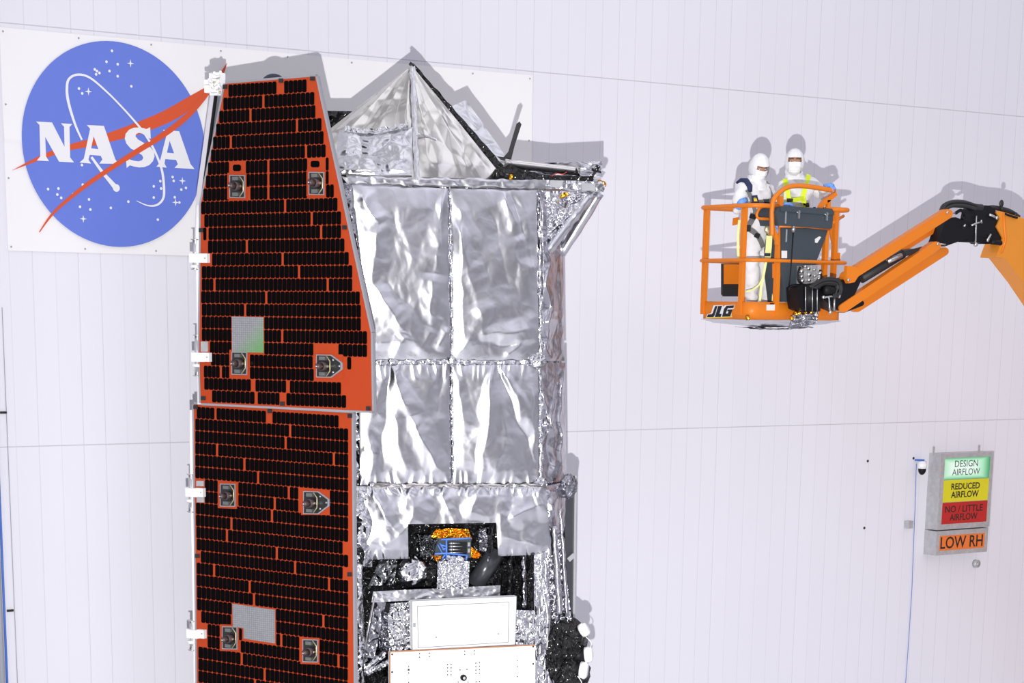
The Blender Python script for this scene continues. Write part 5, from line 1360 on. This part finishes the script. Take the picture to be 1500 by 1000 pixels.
hs(p1, 'thigh_strap', [fr1(1094, 334, .19), fr1(1103, 339, .19), fr1(1110, 345, .18), fr1(1115, 354, .17), fr1(1118, 362, .14)], .055, WEB, nrm=nv, parent=hr1)
lan = hs(p1, 'lanyard', [fr1(1127, 345, .22), fr1(1126, 362, .22), fr1(1124, 380, .22)], .07, PLIME, nrm=nv)
mb = MB(); mb.ball(fr1(1127, 336, .22), Vector((.05, -.02, 0)), nv * .03, Vector((0, 0, .05)), 14, 10, lambda p, l: l * .014 * rn((l.x, l.y, l.z), 3, 2)); mb.build('hook', BRASS, lan)
hs(p1, 'lanyard_tail', [fr1(1122, 383, .2), fr1(1119, 400, .2), fr1(1115, 420, .2), fr1(1113, 441, .2)], .028, PLIME, nrm=nv, parent=lan)
hs(p1, 'lanyard_tail', [fr1(1119, 404, .2), fr1(1112, 417, .2), fr1(1103, 424, .2), fr1(1093, 427, .2)], .02, PLIME, nrm=nv, parent=lan)
hs(p1, 'lanyard_tail', [fr1(1131, 385, .2), fr1(1132, 400, .2), fr1(1133, 420, .2), fr1(1132, 441, .2)], .025, PLIME, nrm=nv, parent=lan)
hs(p1, 'lanyard_tail', [pj(1083, 322, -.0), pj(1081, 345, -.0), pj(1081, 365, -.0), pj(1082, 379, -.0)], .028, PLIME, nrm=nv, parent=lan)
mb = MB(); mb.box(fr1(1124, 373, .235), Vector((.03, -.02, 0)), nv * .008, Vector((0, 0, .018))); mb.build('lanyard_clip', BLK, lan)
# --- second worker
D2 = .16
hc2 = pj(1164, 238, D2 - .06)
J2 = {'pel': (pj(1166, 345, D2), (.16, .125)), 'wa': (pj(1166, 320, D2), (.145, .115)), 'ch': (pj(1167, 294, D2), (.175, .13)), 'sp': (pj(1169, 276, D2), (.15, .11)), 'nk': (pj(1167, 266, D2), .07),
      'shL': (pj(1149, 274, D2), .09), 'elL': (pj(1139, 308, D2 - .05), .066), 'wrL': (pj(1150, 305, YN - YM + .22), .048),
      'shR': (pj(1188, 270, D2), .09), 'elR': (pj(1209, 288, D2 - .12), .066), 'wrR': (pj(1219, 285, YN - YM + .12), .046),
      'hiL': (pj(1159, 358, D2), .112), 'knL': (foot_(1158, D2).lerp(pj(1159, 358, D2), .5), .09), 'anL': (foot_(1158, D2), .068),
      'hiR': (pj(1176, 358, D2), .112), 'knR': (foot_(1178, D2).lerp(pj(1176, 358, D2), .5), .09), 'anR': (foot_(1178, D2), .068)}
hR = at(1218, 277.5, YN - .02); hL = pj(1153, 301, YN - YM + .12)
J2['wrR'] = (hR + Vector((-.02, .12, .01)), .046)
p2 = person('worker in white coverall with lime yellow harness standing behind the grey control box', hc2, cyaw - .10, .02, J2, ED, Vector((hc2.x, YM, zFL)), 5.0,
            [(hR + Vector((0, .085, .035)), Vector((.15, -1, -.05)), Vector((0, -.3, -1)), 'R'), (hL + Vector((-.02, .0, 0)), Vector((1, -.3, -.25)), Vector((0, -.2, -1)), 'L')],
            (hc2 + Vector((.015, .035, -.075)), pj(1168, 274, D2)))
def fr2(x, y, d=.16): return pj(x, y, D2 - d)
hr2 = hs(p2, 'harness', [fr2(1150, 262, .07), fr2(1151, 268, .13), fr2(1153.5, 280, .17), fr2(1156.5, 295, .18)], .055, LIME, nrm=nv)
hs(p2, 'harness_strap', [fr2(1185, 256, .04), fr2(1183, 263, .11), fr2(1180, 272, .16), fr2(1176, 290, .18), fr2(1178, 297, .18), fr2(1182, 305, .18)], .055, LIME, nrm=nv, parent=hr2)
hs(p2, 'chest_strap', [fr2(1152, 293, .185), fr2(1162, 293, .20), fr2(1172, 291.5, .20), fr2(1180, 290, .18)], .05, LIME, nrm=nv, parent=hr2)
mb = MB(); mb.box(fr2(1157, 293, .21), Vector((.03, -.02, 0)), nv * .008, Vector((0, 0, .018))); mb.box(fr2(1180, 300, .21), Vector((.02, -.015, -.01)), nv * .006, Vector((0, 0, .010))); mb.each('buckle', BLK, hr2)

# ------------------------------------------------------------------ camera, light, world
cd = bpy.data.cameras.new('camera'); cam = bpy.data.objects.new('camera', cd); C.objects.link(cam)
ex, ey, ez = M @ Vector((1, 0, 0)), M @ Vector((0, 1, 0)), M @ Vector((0, 0, 1))
R = Matrix((ex, -ey, -ez)).transposed().to_4x4(); cam.matrix_world = Matrix.Translation(EYE) @ R
cd.sensor_width = 36; cd.lens = 36 * F / 1500; cd.shift_x = (750 - PX) / 1500; cd.shift_y = (PY - 500) / 1500
cd.clip_start = .1; cd.clip_end = 200
bpy.context.scene.camera = cam
l = bpy.data.lights.new('flood_lamp', 'SPOT'); l.energy = KEY; l.shadow_soft_size = .045; l.color = (1, .985, .97)
l.spot_size = math.radians(110); l.spot_blend = 1.0
lo_ = bpy.data.objects.new('flood_lamp', l); C.objects.link(lo_); lo_.location = EYE + Vector((-.1, 0, -1.45))
lo_.rotation_euler = (ray(750 + 3000 * math.tan(math.radians(22)), 600)).to_track_quat('-Z', 'Y').to_euler()
w = bpy.data.worlds.new('world'); bpy.context.scene.world = w; w.use_nodes = True; nt = w.node_tree
bg = nt.nodes['Background']; tc = N(nt, 'ShaderNodeTexCoord'); sp = N(nt, 'ShaderNodeSeparateXYZ'); nt.links.new(tc.outputs['Generated'], sp.inputs[0])
cr = N(nt, 'ShaderNodeValToRGB'); e = cr.color_ramp.elements
e[0].position = .0; e[0].color = (.55, .55, .58, 1); e[1].position = 1.0; e[1].color = (1.3, 1.3, 1.36, 1)
for p_, v_ in ((.42, .36), (.50, .42), (.58, .62), (.72, 1.15)):
    k = e.new(p_); k.color = (v_ * .98, v_ * .97, v_ * 1.11, 1)
mr = N(nt, 'ShaderNodeMapRange'); mr.inputs['From Min'].default_value = -1; nt.links.new(sp.outputs['Z'], mr.inputs['Value']); nt.links.new(mr.outputs[0], cr.inputs[0])
no = N(nt, 'ShaderNodeTexNoise'); no.inputs['Scale'].default_value = 2.6; no.inputs['Detail'].default_value = 2; nt.links.new(tc.outputs['Generated'], no.inputs['Vector'])
r2 = N(nt, 'ShaderNodeMapRange'); r2.inputs['From Min'].default_value = .4; r2.inputs['From Max'].default_value = .6; r2.inputs['To Min'].default_value = .35; r2.inputs['To Max'].default_value = 1.65
nt.links.new(no.outputs['Fac'], r2.inputs['Value'])
sc = N(nt, 'ShaderNodeVectorMath', operation='SCALE'); nt.links.new(cr.outputs[0], sc.inputs[0]); nt.links.new(r2.outputs[0], sc.inputs['Scale'])
nt.links.new(sc.outputs[0], bg.inputs['Color']); bg.inputs['Strength'].default_value = WORLD
bpy.context.scene.view_settings.view_transform = 'Standard'
bpy.context.scene.view_settings.look = 'None'
